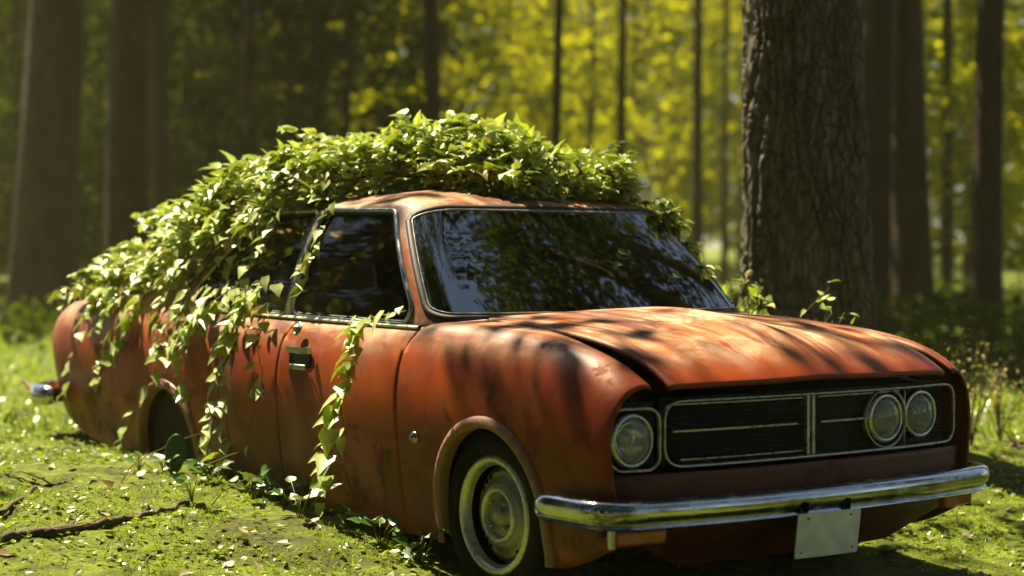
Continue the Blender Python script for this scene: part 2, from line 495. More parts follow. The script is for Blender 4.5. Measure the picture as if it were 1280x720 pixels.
XE = .640          # nose, at the fender
def bow(y): return .080*(1-min(1, abs(y)/.82)**2.6)
zs_f = interp([-3.84, -3.79, -3.68, -3.4, -2.9, -2.35, -1.4, -.5, -.2, .1, .3, .45, .56, .63, .67, .69],
              [.83, .895, .928, .94, .945, .945, .925, .915, .912, .897, .876, .850, .818, .785, .760, .742])
W_f = interp([-3.84, -3.82, -3.76, -3.6, -3.2, -2.6, -1.4, -.4, .2, .45, .56, .62, .655, .68],
             [.745, .775, .800, .815, .825, .832, .834, .834, .835, .834, .832, .829, .824, .816])
zb_f = interp([-3.84, -3.79, -3.62, -3.40, -3.1, -2.85, -2.6, -1, .36, .5, .66], [.55, .44, .34, .28, .24, .20, .19, .17, .17, .20, .27])
A_SH = .155
def body_pt(x, v):
    """x: nominal station, v in [-1,1]: -1 bottom of the right side, 0 roof line centre, 1 bottom left"""
    s = -1 if v < 0 else 1; a = abs(v)
    W = W_f(x); zt = zs_f(x); zb = min(zb_f(x), zt-.2); zm = zb+(zt-zb)*.60
    fl = sstep(-.1, .5, x)      # fuller fender crown ahead
    ash = A_SH-.02*fl
    if a >= .68:
        t = (a-.68)/.32
        z = zm+(zb-zm)*t; y = W-.055*t**2.2-.006*math.sin(min(1, t)*math.pi)
    elif a >= .40:
        th = (a-.40)/.28*math.pi/2      # 0 at the top
        e = 2/2.25
        y = W-ash+ash*math.sin(th)**e; z = zm+(zt-zm)*math.cos(th)**e
    else:
        t = a/.40
        yt = W-ash; y = yt*t
        crown = .030*(1-t*t)
        # a shallow valley inboard of the fender crown, and a centre crease on the bonnet
        vall = -.016*math.exp(-((y-.66)/.035)**2)*fl
        crease = .032*max(0, 1-abs(y)/.27)**1.5*sstep(-.45, .15, x)
        z = zt+crown*(1-.22*fl-.6*sstep(.40, .69, x))+vall+crease*(1-.85*sstep(.35, .69, x))
    xx = x
    if x > -.2: xx += (bow(y)-.025)*sstep(.0, .62, x)
    if x < -3.3: xx -= .05*(1-(y/.8)**2)*(1-sstep(-3.75, -3.35, x))
    return (xx, s*y, z)

def lin(a, b, n): return [a+(b-a)*i/n for i in range(n)]
US = lin(-3.84, -3.70, 8)+lin(-3.70, -3.3, 12)+lin(-3.3, .40, 124)+lin(.40, .60, 10)+lin(.60, .68, 8)+[.68]
VS = sorted([s*v for v in (lin(.03, .40, 14)+lin(.40, .70, 18)+lin(.70, 1.0, 15)+[1.0]) for s in (-1, 1)]+[0.0])

ARCH_F = (.03, .300, .288); ARCH_R = (-2.415, .285, .288)
def side_xz(u, v): p = body_pt(u, v); return p
def arch_f(u, v):
    if abs(v) < .5: return 1.0
    x, y, z = body_pt(u, v)
    d = 1e9
    for ax, az, r in (ARCH_F, ARCH_R):
        if z > az: dd = math.hypot(x-ax, z-az)-r
        else: dd = abs(x-ax)-r
        d = min(d, dd)
    return d
def door_sd(x, z):
    """negative inside the door skin"""
    xf = -.500+.045*sstep(.80, .92, z); xr = -1.365+.05*sstep(.80, .92, z)**1.2
    return max(x-xf, xr-x)
    cx, cz = None, None
    r = .06
    for bx, sx in ((-.500, 1), (-1.365, -1)):      # rounded lower corners
        dx = (x-(bx-sx*r))*sx; dz = (.235+r)-z
        if dx > 0 and dz > 0: d = max(d, math.hypot(dx, dz)-r)
    return d
HX0 = -.355
def hood_half(x):
    return interp([-.43, -.36, -.2, .1, .4, .70], [.50, .588, .610, .640, .655, .662])(x)
_hh = interp([-.355, -.31, -.25, -.1, .2, .45, .72], [.50, .572, .596, .610, .620, .622, .622])
def hood_sd(u, v):
    x, y, z = body_pt(u, v)
    if abs(v) > .42: return 1.0
    return max(abs(y)-_hh(u), HX0-u)
def hood_gap_outer(u, v):
    x, y, z = body_pt(u, v)
    if abs(v) > .42: return 1.0
    wid = .009+.050*sstep(.05, .66, u)
    return max(abs(y)-_hh(u)-wid, HX0-.008-u)

# --- body skin
bm = grid_bm(US, VS)
cut(bm, arch_f)
cut(bm, hood_gap_outer)
cut(bm, lambda u, v: 1.0 if abs(v) < .33 else max(door_sd(body_pt(u, v)[0], body_pt(u, v)[2])-.0045, -(abs(v)-.34)*5))
def cockpit(u, v):
    x, y, z = body_pt(u, v)
    if abs(v) > .40: return 1.0
    return rrect(x, abs(y), -1.75, 0, 1.20, .655, .15)
cut(bm, cockpit)
mapped(bm, body_pt)
body = from_bm('body', bm, M['paint'], car); modsolid(body, .010)

# --- bonnet, slightly raised off its latch
bm = grid_bm([u for u in US if u > -.5], [v for v in VS if abs(v) < .43])
cut(bm, lambda u, v: -hood_sd(u, v))
def hood_pt(u, v):
    x, y, z = body_pt(u, v); x0 = -.42
    return (x+.010*sstep(.4, .7, u), y, z+.004-.007*sstep(.3, .69, u))
mapped(bm, hood_pt)
# fold the front edge down
hood = from_bm('bonnet', bm, M['paint'], car); modsolid(hood, .014)
tag(hood, 'sun-bleached bonnet lifted a little at its front edge')

# --- doors
for s in (-1, 1):
    bm = grid_bm(US, [v for v in VS if v*s > .33])
    cut(bm, lambda u, v: -door_sd(body_pt(u, v)[0], body_pt(u, v)[2]))
    cut(bm, lambda u, v: abs(v)-.395)
    mapped(bm, body_pt)
    d = from_bm('door', bm, M['paint'], car); modsolid(d, .012)
    if s == -1: door_r = d

# door furniture (right side): handle, lock, also on the left
for s in (-1, 1):
    dd = [o for o in car.children if o.name.startswith('door')][0 if s == -1 else 1]
    Y = lambda off: s*(.832+off)
    mb = MB(); # escutcheon with scooped recess and paddle
    prof = [(-.062, .000), (-.058, .012), (-.04, .017), (.04, .017), (.058, .012), (.062, .0)]
    V = []; 
    for zz, sc in ((.786, .96), (.790, 1.0), (.775, 1.0), (.770, .97)):
        for px, o in prof: V.append((-1.195+px*sc*1.5, Y(o*1.2-.004), .752+(zz-.752)*1.3))
    n = len(prof); F = [(i*n+j, i*n+j+1, ((i+1) % 4)*n+j+1, ((i+1) % 4)*n+j) for i in range(4) for j in range(n-1)]
    F += [(0, n, 2*n, 3*n), (n-1, 2*n-1, 3*n-1, 4*n-1)]
    mb.add(V, F); h = mb.build('handle', M['pitted'], dd, bevel=.002)
    mb = MB(); mb.box((-1.195, Y(-.006), .752), (.165, .010, .062)); mb.build('handle_recess', M['hole'], h, bevel=.004)
    mb = MB(); mb.box((-1.205, Y(.000), .722), (.120, .014, .020)); mb.build('handle_grip', M['pitted'], h, bevel=.004)
    mb = MB(); mb.lathe([(0, .014), (.008, .014), (.010, .006), (.016, .006), (.018, 0), (.018, -.01)], (-1.235, Y(-.014), .868), (0, s, .35), 20)
    lk = mb.build('lock', M['chrome_dull'], dd)
    mb = MB(); mb.lathe([(.019, -.002), (.023, .004), (.028, -.005)], (-1.235, Y(-.014), .868), (0, s, .35), 24); mb.build('lock_ring', M['chrome_dull'], lk)
    # fender-side badge peg
    mb = MB(); mb.lathe([(0, .014), (.009, .013), (.011, .004), (.019, .003), (.021, -.006)], (-.39, s*.832, .52), (0, s, 0), 20); mb.build('fender_plug', M['chrome_dull'], car)

# --- wheel-arch lips (rolled strip proud of the skin)
def side_y(x, z):
    """y of the skin at x,z on the side"""
    lo, hi = .45, 1.0
    for _ in range(22):
        m = (lo+hi)/2
        if body_pt(x, m)[2] > z: lo = m
        else: hi = m
    return body_pt(x, lo)[1]
for ax, az, r in (ARCH_F, ARCH_R):
    for s in (-1, 1):
        path = [(ax+r, az-.13+.13*k/4) for k in range(4)]+[(ax+r*math.cos(a), az+r*math.sin(a)) for a in [math.pi*k/40 for k in range(41)]]+[(ax-r, az-.13*k/4) for k in range(1, 5)]
        V = []
        for i, (x, z) in enumerate(path):
            nx, nz = (x-ax), max(z-az, 0); L = math.hypot(nx, nz); nx /= L; nz /= L
            y0 = side_y(min(x, .64), max(z, .2))
            for rr, dy in ((.036, -.002), (.034, .006), (.026, .0135), (.012, .017), (.000, .014), (-.004, .004), (-.003, -.03)):
                xx = x+nx*rr; zz = z+nz*rr
                yy = side_y(min(xx, .64), max(zz, .2)) if rr > 0 else y0
                V.append((xx, s*(yy+dy), zz))
        k = 7; F = [(i*k+j, i*k+j+1, (i+1)*k+j+1, (i+1)*k+j) for i in range(len(path)-1) for j in range(k-1)]
        MB().add(V, F).build('wheel_arch_lip', M['lip'], car)
        # inner wheel housing
        V = []
        path2 = [(ax+(r+.01)*math.cos(a), az+(r+.01)*math.sin(a)) for a in [-.5+(math.pi+1.0)*k/24 for k in range(25)]]
        for x, z in path2: V += [(x, s*.80, z), (x, s*.50, z)]
        F = [(2*i, 2*i+1, 2*i+3, 2*i+2) for i in range(24)]
        c = len(V); V.append((ax, s*.50, az)); F += [(2*i+1, 2*i+3, c) for i in range(24)]
        MB().add(V, F).build('wheel_housing', M['cavity'], car)

# --- greenhouse
def g_loop(W, xc_f, cy, dxc, xf_c, xbow, xr, nS=60, nC=14, nF=40):
    """right rear -> right side -> right front corner -> front -> left front corner -> left side -> rear. returns list of (x,y)"""
    P = []
    for i in range(nS): P.append((xr+.18+(xc_f-xr-.18)*i/nS, -W))
    for i in range(nC):
        a = math.pi/2*i/nC; P.append((xc_f+dxc*math.sin(a), -(cy+(W-cy)*math.cos(a))))
    for i in range(nF+1):
        y = -cy+2*cy*i/nF; P.append((xf_c+(xbow)*(1-(y/cy)**2), y))
    for i in range(nC-1, -1, -1):
        a = math.pi/2*i/nC; P.append((xc_f+dxc*math.sin(a), (cy+(W-cy)*math.cos(a))))
    for i in range(nS-1, -1, -1): P.append((xr+.18+(xc_f-xr-.18)*i/nS, W))
    for i in range(1, nC): 
        a = math.pi/2*i/nC; P.append((xr+.18-.18*math.sin(a), W-.14+.14*math.cos(a)))
    nR = 24
    for i in range(nR+1): y = (W-.14)*(1-2*i/nR); P.append((xr-.04*(1-(y/(W-.14))**2), y))
    for i in range(nC-1, 0, -1):
        a = math.pi/2*i/nC; P.append((xr+.18-.18*math.sin(a), -(W-.14+.14*math.cos(a))))
    return P
LB = g_loop(.748, -.500, .625, .150, -.350, .085, -3.15)
LT = g_loop(.592, -.905, .475, .155, -.750, .060, -2.02)
NL = len(LB); ZB = .892; ZT = 1.345
iS0, iC0, iF0, iC1 = 0, 60, 74, 115     # indices where side, corner, front, corner begin
def gl_pt(s, t):
    """s: loop index (float), t: 0 base .. 1 roof edge .. 2 roof centre"""
    i = int(math.floor(s)) % NL; f = s-math.floor(s); j = (i+1) % NL
    bx = LB[i][0]*(1-f)+LB[j][0]*f; by = LB[i][1]*(1-f)+LB[j][1]*f
    tx = LT[i][0]*(1-f)+LT[j][0]*f; ty = LT[i][1]*(1-f)+LT[j][1]*f
    if t <= 1:
        k = t; bul = .022*math.sin(math.pi*k)
        x = bx+(tx-bx)*k; y = by+(ty-by)*k
        # bulge outwards
        ox, oy = x+1.5, y
        x += bul*(1 if x > -1.0 else 0)*.6; y += bul*(by/.745)
        zb = ZB+(.018 if bx > -.6 else 0)*1.0*sstep(.745, .6, abs(by))
        z = zb+(ZT-zb)*(k-.06*k*k*(1-k)*0)
        # soften into the roof
        if k > .93:
            q = (k-.93)/.07; z -= .004*q*q; 
        return (x, y, z)
    k = 2-t                      # 1 at the edge .. 0 centre
    cx, cyy = -1.42, 0.0
    k2 = k
    x = cx+(tx-cx)*k2; y = cyy+(ty-cyy)*k2
    z = ZT-.004+.072*(1-k**3.0)
    return (x, y, z)

def side_poly(pts, r): return (inset_poly(pts, r), r)
# quarter and door windows in the x-z side plane (counter-clockwise)
DW = side_poly([(-1.395, .918), (-.500, .905), (-.858, 1.308), (-1.375, 1.320)], .045)
QW = side_poly([(-2.36, .935), (-1.455, .918), (-1.430, 1.320), (-1.88, 1.312)], .03)
def win_sd(x, z, W): return poly_sd(x, z, W[0], W[1])
def ws_sd(s, t):
    c = (iF0+iF0+40)/2   # centre of the front run = 94
    x, y, z = gl_pt(s, t)
    if x < -.98: return 1.0
    hw = .735+(.605-.735)*t      # half width measured along the loop
    # arc-length-like coordinate across
    ya = abs(y)+ (0 if abs(y) < .47 else 0)
    sl = (z-ZB)
    # corner: use the corner angle
    ds = abs(s-94)
    u = ds/20*.62 if ds <= 20 else .62+(ds-20)/14*.125
    lim = .705-.0*t
    return rrect(u, t, 0, .495, lim, .455, .12)

def side_region(s): return (s % NL) < iC0+8 or (iC1+6 < (s % NL) < iC1+6+8+60+3)
def pillar_f(s, t, pad=0.0):
    if t > 1.05: return 1.0
    x, y, z = gl_pt(s, t)
    d = 1.0
    if abs(y) > .50 and (s < 72 or s > 116):
        if s < 200: d = min(d, win_sd(x, z, DW)-pad, win_sd(x, z, QW)-pad)
    if 60 <= s <= 128: d = min(d, ws_sd(s, t)-pad)
    return d
gs = list(np.arange(0, 200, 1.0))
gs = list(np.arange(0, NL, 1.0))+[NL]
tt = lin(0, 1.0, 34)+lin(1.0, 1.3, 8)+lin(1.3, 1.98, 10)+[1.98]
def back_window(s, t):
    c = (NL+iC1+14+60+13)/2
    return rrect((s-c)*.05, t, 0, .52, .62, .34, .12)
bm = grid_bm(gs, tt)
cut(bm, lambda s, t: pillar_f(s, t, .0))
cut(bm, lambda s, t: 1.0 if s < 190 else back_window(s, t))
mapped(bm, gl_pt)
roof = from_bm('roof_and_pillars', bm, M['paint'], car, weld=1e-4); modsolid(roof, .016)
tag(roof, 'faded roof with dark rust blotches at its front edge')

# outlines -> strips (chrome / rubber) following cut curves
def outline_curve(f, mapf, s0, t0, su, sv, n=120, rmax=60):
    """trace the closed level set f=0 around an interior point by shooting rays in param space"""
    P = []
    for i in range(n):
        a = 2*math.pi*i/n; dx, dy = math.cos(a)*su, math.sin(a)*sv
        lo, hi = 0.0, .02
        while f(s0+dx*hi, t0+dy*hi) < 0 and hi < rmax: lo = hi; hi *= 1.15
        for _ in range(22):
            m = (lo+hi)/2
            if f(s0+dx*m, t0+dy*m) < 0: lo = m
            else: hi = m
        P.append((s0+dx*lo, t0+dy*lo))
    return P
def resample(P, n):
    P = np.array(P); Q = np.vstack([P, P[:1]]); d = np.r_[0, np.cumsum(np.linalg.norm(np.diff(Q, axis=0), axis=1))]
    t = np.linspace(0, d[-1], n, endpoint=False)
    return np.stack([np.interp(t, d, Q[:, k]) for k in range(Q.shape[1])], -1)
def frame_strip(P3, nrm, prof):
    """P3 closed 3D curve, nrm outward surface normals, prof list of (in-plane outward offset, normal offset)"""
    n = len(P3); T = np.roll(P3, -1, 0)-np.roll(P3, 1, 0); T /= np.linalg.norm(T, axis=1)[:, None]
    B = np.cross(T, nrm); B /= np.linalg.norm(B, axis=1)[:, None]
    c = P3.mean(0)
    sg = np.sign(np.sum(B*(P3-c), axis=1).mean()); B *= sg
    V = []
    for i in range(n):
        for a, b in prof: V.append(P3[i]+B[i]*a+nrm[i]*b)
    k = len(prof)
    F = [(i*k+j, i*k+(j+1) % k, ((i+1) % n)*k+(j+1) % k, ((i+1) % n)*k+j) for i in range(n) for j in range(k)]
    return V, F
def surf_normal(mapf, s, t, out):
    e = .15; f = .01
    a = Vector(mapf(s+e, t))-Vector(mapf(s-e, t)); b = Vector(mapf(s, min(t+f, 1.0)))-Vector(mapf(s, t-f))
    n = a.cross(b).normalized()
    return n if n.dot(Vector(out)) > 0 else -n

# windscreen: glass + rubber seal + bright trim
def build_pane(name, f, s0, t0, su, sv, out, glass, seal_prof, seal_mat, offs=-.006, npt=160, extra=None):
    pc = outline_curve(f, gl_pt, s0, t0, su, sv, 240)
    # resample by 3D length
    p3 = np.array([gl_pt(*p) for p in pc]); p5 = np.hstack([p3, np.array(pc)])
    Q = np.vstack([p5, p5[:1]]); d = np.r_[0, np.cumsum(np.linalg.norm(np.diff(Q[:, :3], axis=0), axis=1))]
    t = np.linspace(0, d[-1], npt, endpoint=False)
    st = np.stack([np.interp(t, d, Q[:, 3]), np.interp(t, d, Q[:, 4])], -1)
    p3 = np.array([gl_pt(*p) for p in st]); nr = np.array([surf_normal(gl_pt, p[0], p[1], out) for p in st])
    V, F = frame_strip(p3, nr, seal_prof)
    gmin, gmax = st.min(0), st.max(0)
    bmg = grid_bm(list(np.linspace(gmin[0]-.5, gmax[0]+.5, 50)), list(np.linspace(gmin[1]-.01, min(gmax[1]+.01, 1.0), 26)))
    cut(bmg, lambda s, t: -f(s, t)+.004)
    outv = Vector(out)
    mapped(bmg, lambda s, t: Vector(gl_pt(s, t))+surf_normal(gl_pt, s, t, out)*offs)
    g = from_bm(name, bmg, glass, car)
    seal = MB().add(V, F).build('window_seal' if extra is None else extra, seal_mat, g)
    return g, p3, nr
seal_p = [(.014, .000), (.013, .006), (.004, .010), (-.010, .006), (-.014, -.004), (-.012, -.012), (.006, -.010)]
g_ws, p_ws, n_ws = build_pane('windshield', lambda s, t: ws_sd(s, t), 94, .5, 1.0, .02, (1, 0, .8), M['glass_ws'], seal_p, M['seal'])
V, F = frame_strip(p_ws, n_ws, [(-.012, .004), (-.013, .008), (-.017, .008), (-.018, .002)])
MB().add(V, F).build('bright_trim', M['steel'], g_ws)
for s, side in ((0, -1), (1, 1)):
    def mir(fn):
        return fn
    S = (lambda q: q) if side < 0 else (lambda q: 188-q)   # loop index mirrored about the front centre 94
    for nm, Wp, s0 in (('door_window', DW, 42), ('quarter_window', QW, 26)):
        f = lambda a, t, Wp=Wp: (win_sd(gl_pt(a, t)[0], gl_pt(a, t)[2], Wp))
        cprof = [(.016, .001), (.015, .007), (.009, .011), (.001, .010), (-.002, .003), (-.001, -.010), (.010, -.008)]
        g, p3, nr = build_pane(nm, f, S(s0), .5, 1.0, .02, (0, side, .3), M['glass_side'], cprof, M['chrome'], offs=-.012, extra='window_frame')
        V, F = frame_strip(p3, nr, [(-.001, .002), (-.001, .006), (-.008, .004), (-.009, -.008)])
        MB().add(V, F).build('window_seal', M['seal'], g)
# B pillar bright strip
for side in (-1, 1):
    mb = MB(); V = []
    zsl = np.linspace(.905, 1.325, 12)
    for z in zsl:
        t = (z-ZB)/(ZT-ZB); yy = .748+(.592-.748)*t+.022*math.sin(math.pi*t)
        for dx, o in ((-.024, .000), (-.021, .009), (-.004, .012), (.004, .012), (.021, .009), (.024, .0)):
            V.append((-1.428+.028*t+dx*(.75+.1*t), side*(yy+o), z))
    k = 6; F = [(i*k+j, i*k+j+1, (i+1)*k+j+1, (i+1)*k+j) for i in range(11) for j in range(5)]
    mb.add(V, F).build('door_pillar_trim', M['chrome_dull'], car, autos=50)
# back window
bmg = grid_bm(list(np.arange(190, NL+.1, 1)), lin(.1, .9, 12)+[.9])
cut(bmg, lambda s, t: -back_window(s, t)+.01)
mapped(bmg, lambda s, t: Vector(gl_pt(s, t))+Vector((.004, 0, -.006)))
from_bm('back_window', bmg, M['glass_side'], car)
# belt trim under side windows
for side in (-1, 1):
    pts = [(x, side*.752, float(np.interp(x, [-2.5, -1.4, -.47], [.924, .905, .893]))) for x in np.linspace(-2.5, -.475, 30)]
    mb = MB(); V = []
    for p in pts:
        for dy, dz in ((-.006, -.006), (.008, -.006), (.010, .001), (.004, .007), (-.006, .007)): V.append((p[0], p[1]+side*dy, p[2]+dz))
    k = 5; F = [(i*k+j, i*k+(j+1) % k, (i+1)*k+(j+1) % k, (i+1)*k+j) for i in range(len(pts)-1) for j in range(k)]
    mb.add(V, F).build('belt_trim', M['chrome_dull'], car, autos=30)

# --- inside: tub, seats, dash, wheel
mb = MB(); mb.box((-1.75, 0, .235), (2.6, 1.40, .02)); mb.box((-.40, 0, .52), (.02, 1.40, .60)); mb.box((-3.02, 0, .56), (.02, 1.30, .62))
mb.box((-1.75, -.735, .50), (2.55, .012, .50)); mb.box((-1.75, .735, .50), (2.55, .012, .50))
mb.build('floor_and_bulkheads', M['interior'], car, smooth=False)
for s in (-1, 1):
    st = empty('front_seat', (-1.30, s*.36, .26), 0, car)
    mb = MB(); mb.box((.06, 0, .16), (.50, .48, .16)); mb.build('seat_cushion', M['seat'], st, bevel=.045)
    q = Matrix.Rotation(R(-14), 4, 'Y')
    mb = MB(); mb.box((-.24, 0, .46), (.14, .47, .56), q); mb.build('backrest', M['seat'], st, bevel=.05)
    mb = MB(); mb.box((-.33, 0, .80), (.09, .26, .16), q); mb.build('headrest', M['seat'], st, bevel=.035)
mb = MB(); mb.box((-2.25, 0, .44), (.45, 1.20, .16)); mb.box((-2.52, 0, .70), (.14, 1.20, .50), Matrix.Rotation(R(-18), 4, 'Y')); mb.build('rear_bench', M['seat'], car, bevel=.04)
V = []; F = []
for y in np.linspace(-.70, .70, 9):
    for x, z in ((-.42, .90), (-.50, .935), (-.66, .93), (-.74, .90), (-.76, .80), (-.70, .68), (-.44, .66)): V.append((x, y, z))
k = 7; F = [(i*k+j, i*k+(j+1) % k, (i+1)*k+(j+1) % k, (i+1)*k+j) for i in range(8) for j in range(k)]+[tuple(range(7)), tuple(range(56, 63))]
MB().add(V, F).build('dashboard', M['interior'], car, autos=30)
a = np.linspace(0, 2*np.pi, 41)[:-1]
sw = empty('steering_wheel', (-.90, .36, .86), 0, car); sw.rotation_euler = (0, R(62), 0)
mb = MB(); P = np.stack([.19*np.cos(a), .19*np.sin(a), 0*a], -1)
V, F = tube_np(np.vstack([P, P[:2]]), .012, 8, False); mb.add(V, F)
for q in (0, 2.1, 4.2): mb.tube([(0, 0, -.01), (.19*math.cos(q), .19*math.sin(q), 0)], .010, 6)
mb.tube([(0, 0, 0), (0, 0, .22)], .02, 8); mb.build('rim_and_column', M['rubber'], sw)

# --- front end -------------------------------------------------------------
def fx(y, off=0.0): return XE+bow(y)+off
# back panel behind everything (dark)
V = []; ys = np.linspace(-.715, .715, 41); zz = [.34, .42, .5, .62, .70]
for y in ys:
    for z in zz: V.append((fx(y, -.085), y, z))
k = 5; F = [(i*k+j, i*k+j+1, (i+1)*k+j+1, (i+1)*k+j) for i in range(40) for j in range(k-1)]
for y in ys:                      # a shelf above closing to the bonnet
    V.append((fx(y, -.085), y, .70)); V.append((fx(y, -.35), y*.93, .745))
b0 = 41*5
F += [(b0+2*i, b0+2*i+1, b0+2*i+3, b0+2*i+2) for i in range(40)]
MB().add(V, F).build('radiator_panel', M['cavity'], car)
# fascia: dark painted surround with two openings
ZG0, ZG1 = .497, .712
def fas_pt(y, z):
    e = abs(y)/.80
    x = fx(y, -.008)-.25*max(0, e-.93)**1.5
    x -= .020*sstep(.70, .76, z)
    return (x, y, z)
GR = lambda y, z: rrect(y, z, .055, .602, .673, .1005, .055)       # grille and left lamps
HLr = lambda y, z: rrect(y, z, -.716, .590, .083, .094, .045)
bm = grid_bm(list(np.linspace(-.815, .815, 120)), list(np.linspace(.485, .735, 30)))
_wz = interp(list(np.linspace(.45, .74, 12)), [-side_y(.655, z)-.010 for z in np.linspace(.45, .74, 12)])
cut(bm, lambda y, z: _wz(z)-abs(y)); cut(bm, GR); cut(bm, HLr); mapped(bm, fas_pt)
fas = from_bm('front_fascia', bm, M['paint_dark'], car); modsolid(fas, .02)
fas.data.materials[0] = M['fascia']
# trims around the openings
def yz_outline(f, c, n=140):
    P = outline_curve(lambda a, b: f(a, b), None, c[0], c[1], .1, .1, 360, 60)
    return resample(P, n)
def trim_loop(name, f, c, prof, mat, parent, off=0.0, n=160):
    P = yz_outline(f, c, n); p3 = np.array([fas_pt(a, b) for a, b in P])+np.array([off, 0, 0]); nr = np.tile([1.0, 0, 0], (n, 1))
    V, F = frame_strip(p3, nr, prof); return MB().add(V, F).build(name, mat, parent)
tp = [(.0035, .001), (.003, .005), (-.001, .0065), (-.005, .004), (-.006, -.010), (.002, -.01)]
grille = empty('grille', (0, 0, 0), 0, car)
trim_loop('surround_trim', GR, (.06, .6), tp, M['chrome_dull'], grille)
# black mesh behind
V = []; ysg = np.linspace(-.60, .72, 60)
bm = grid_bm(list(ysg), list(np.linspace(.50, .71, 6)))
mapped(bm, lambda y, z: (fx(y, -.055), y, z)); from_bm('grille_backing', bm, M['black'], grille)
mb = MB()
for z in np.arange(.515, .70, .0125):
    for (a, b) in ((-.58, -.012), (.045, .70)):
        pts = [(fx(y, -.044), y, z) for y in np.linspace(a, b, 16)]; mb.tube(pts, .0022, 4)
mb.build('grille_slats', M['black'], grille)
# bright bars
def ybar(name, y0, y1, z, h, d, off, mat, zs=None):
    pts = np.linspace(y0, y1, 18); V = []
    for y in pts:
        for dx, dz in ((0, -h), (d, -h*.6), (d, h*.6), (0, h)): V.append((fx(y, off)+dx, y, z+dz))
    k = 4; n = len(pts); F = [(i*k+j, i*k+(j+1) % k, (i+1)*k+(j+1) % k, (i+1)*k+j) for i in range(n-1) for j in range(k)]+[(0, 1, 2, 3), tuple((n-1)*k+j for j in range(4))]
    return MB().add(V, F).build(name, mat, grille, autos=30)
ybar('grille_bar', -.575, -.075, .608, .0045, .008, -.030, M['chrome_dull'])
ybar('grille_bar', .030, .255, .608, .0045, .008, -.030, M['chrome_dull'])
for (a, b) in ((-.575, -.050), (.020, .42)):
    ybar('grille_bar', a, b, .690, .003, .006, -.030, M['chrome_dull'])
ybar('grille_bar', -.545, -.050, .520, .003, .006, -.030, M['chrome_dull'])
for yb in (-.036, -.012):
    mb = MB(); V = []
    for z in (.508, .702):
        for dy, dx in ((-.009, 0), (-.006, .012), (.006, .012), (.009, 0)): V.append((fx(yb, -.026)+dx, yb+dy, z))
    mb.add(V, [(0, 1, 5, 4), (1, 2, 6, 5), (2, 3, 7, 6), (3, 0, 4, 7), (0, 1, 2, 3), (4, 5, 6, 7)]).build('grille_divider', M['chrome_dull'], grille, autos=30)
# lamps
def lamp(y, z, r, off, yaw=0, ring=.012):
    h = empty('headlight', (fx(y, off), y, z), yaw, car)
    L = MB(); L.lathe([(0, -.060), (r*.3, -.056), (r*.6, -.042), (r*.85, -.020), (r*.97, .0)], (0, 0, 0), (1, 0, 0), 48); L.build('reflector', M['reflector'], h)
    L = MB(); L.lathe([(0, .026), (r*.3, .0245), (r*.6, .019), (r*.85, .010), (r*.97, .001)], (0, 0, 0), (1, 0, 0), 48); L.build('lens', M['glass_lamp'], h)
    L = MB(); L.lathe([(r*.95, -.004), (r*.97, .008), (r+ring*.3, .012), (r+ring, .006), (r+ring*1.1, -.03)], (0, 0, 0), (1, 0, 0), 56); L.build('bezel', M['chrome'], h)
    L = MB(); L.lathe([(r+ring*1.1, -.004), (r+ring*1.3, -.006), (r+ring*1.35, -.03)], (0, 0, 0), (1, 0, 0), 56); L.build('bezel_shadow_ring', M['black'], h)
    L = MB(); L.lathe([(0, -.018), (.008, -.020), (.010, -.030), (.006, -.058)], (0, 0, 0), (1, 0, 0), 16); L.build('bulb', M['glass_lamp'], h)
    return h
hl = lamp(-.729, .588, .072, -.008, ring=.010); tag(hl, 'lone headlight at the end of the grille by the front wheel')
h2 = lamp(.338, .604, .070, -.022); tag(h2, 'inner headlight of the pair in the grille')
h3 = lamp(.530, .607, .070, -.024); tag(h3, 'outer headlight of the pair, by the far fender')
# box behind the lone lamp and its D-shaped trim
bm = grid_bm(list(np.linspace(-.812, -.615, 10)), list(np.linspace(.50, .70, 6))); mapped(bm, lambda y, z: (fx(y, -.060)-.01*max(0, abs(y)-.7)/.1, y, z)); from_bm('lamp_backing', bm, M['black'], hl).location = (-hl.location.x, -hl.location.y, -hl.location.z)
o = trim_loop('lamp_surround', HLr, (-.716, .590), tp, M['chrome_dull'], hl); o.location = (-hl.location.x, -hl.location.y, -hl.location.z)
# ring round the inner lamp + divider between the two
mb = MB(); mb.lathe([(.094, -.008), (.0955, -.002), (.099, -.002), (.100, -.02)], (fx(.338, -.010), .338, .604), (1, 0, 0), 60); mb.build('lamp_ring', M['chrome_dull'], grille)
mb = MB(); mb.box((fx(.435, -.018), .434, .605), (.012, .005, .19)); mb.build('lamp_divider', M['chrome_dull'], grille)

# lower valance and apron (below grille), wraps at the corners
def apron_pt(y, z):
    e = abs(y)/.80
    x = fx(y, -.005)-.6*max(0, e-.86)**1.6
    q = (z-.455)
    x += .030*math.exp(-((z-.44)/.03)**2)*0 - .12*sstep(.34, .16, z)
    return (x, y*(1-.03*sstep(.35, .16, z)), z)
bm = grid_bm(list(np.linspace(-.815, .815, 90)), list(np.linspace(.165, .484, 22))); cut(bm, lambda y, z: z-(.175+.12*sstep(.45, .80, abs(y)))); mapped(bm, apron_pt)
ap = from_bm('front_apron', bm, M['paint_dark'], car); modsolid(ap, .012)

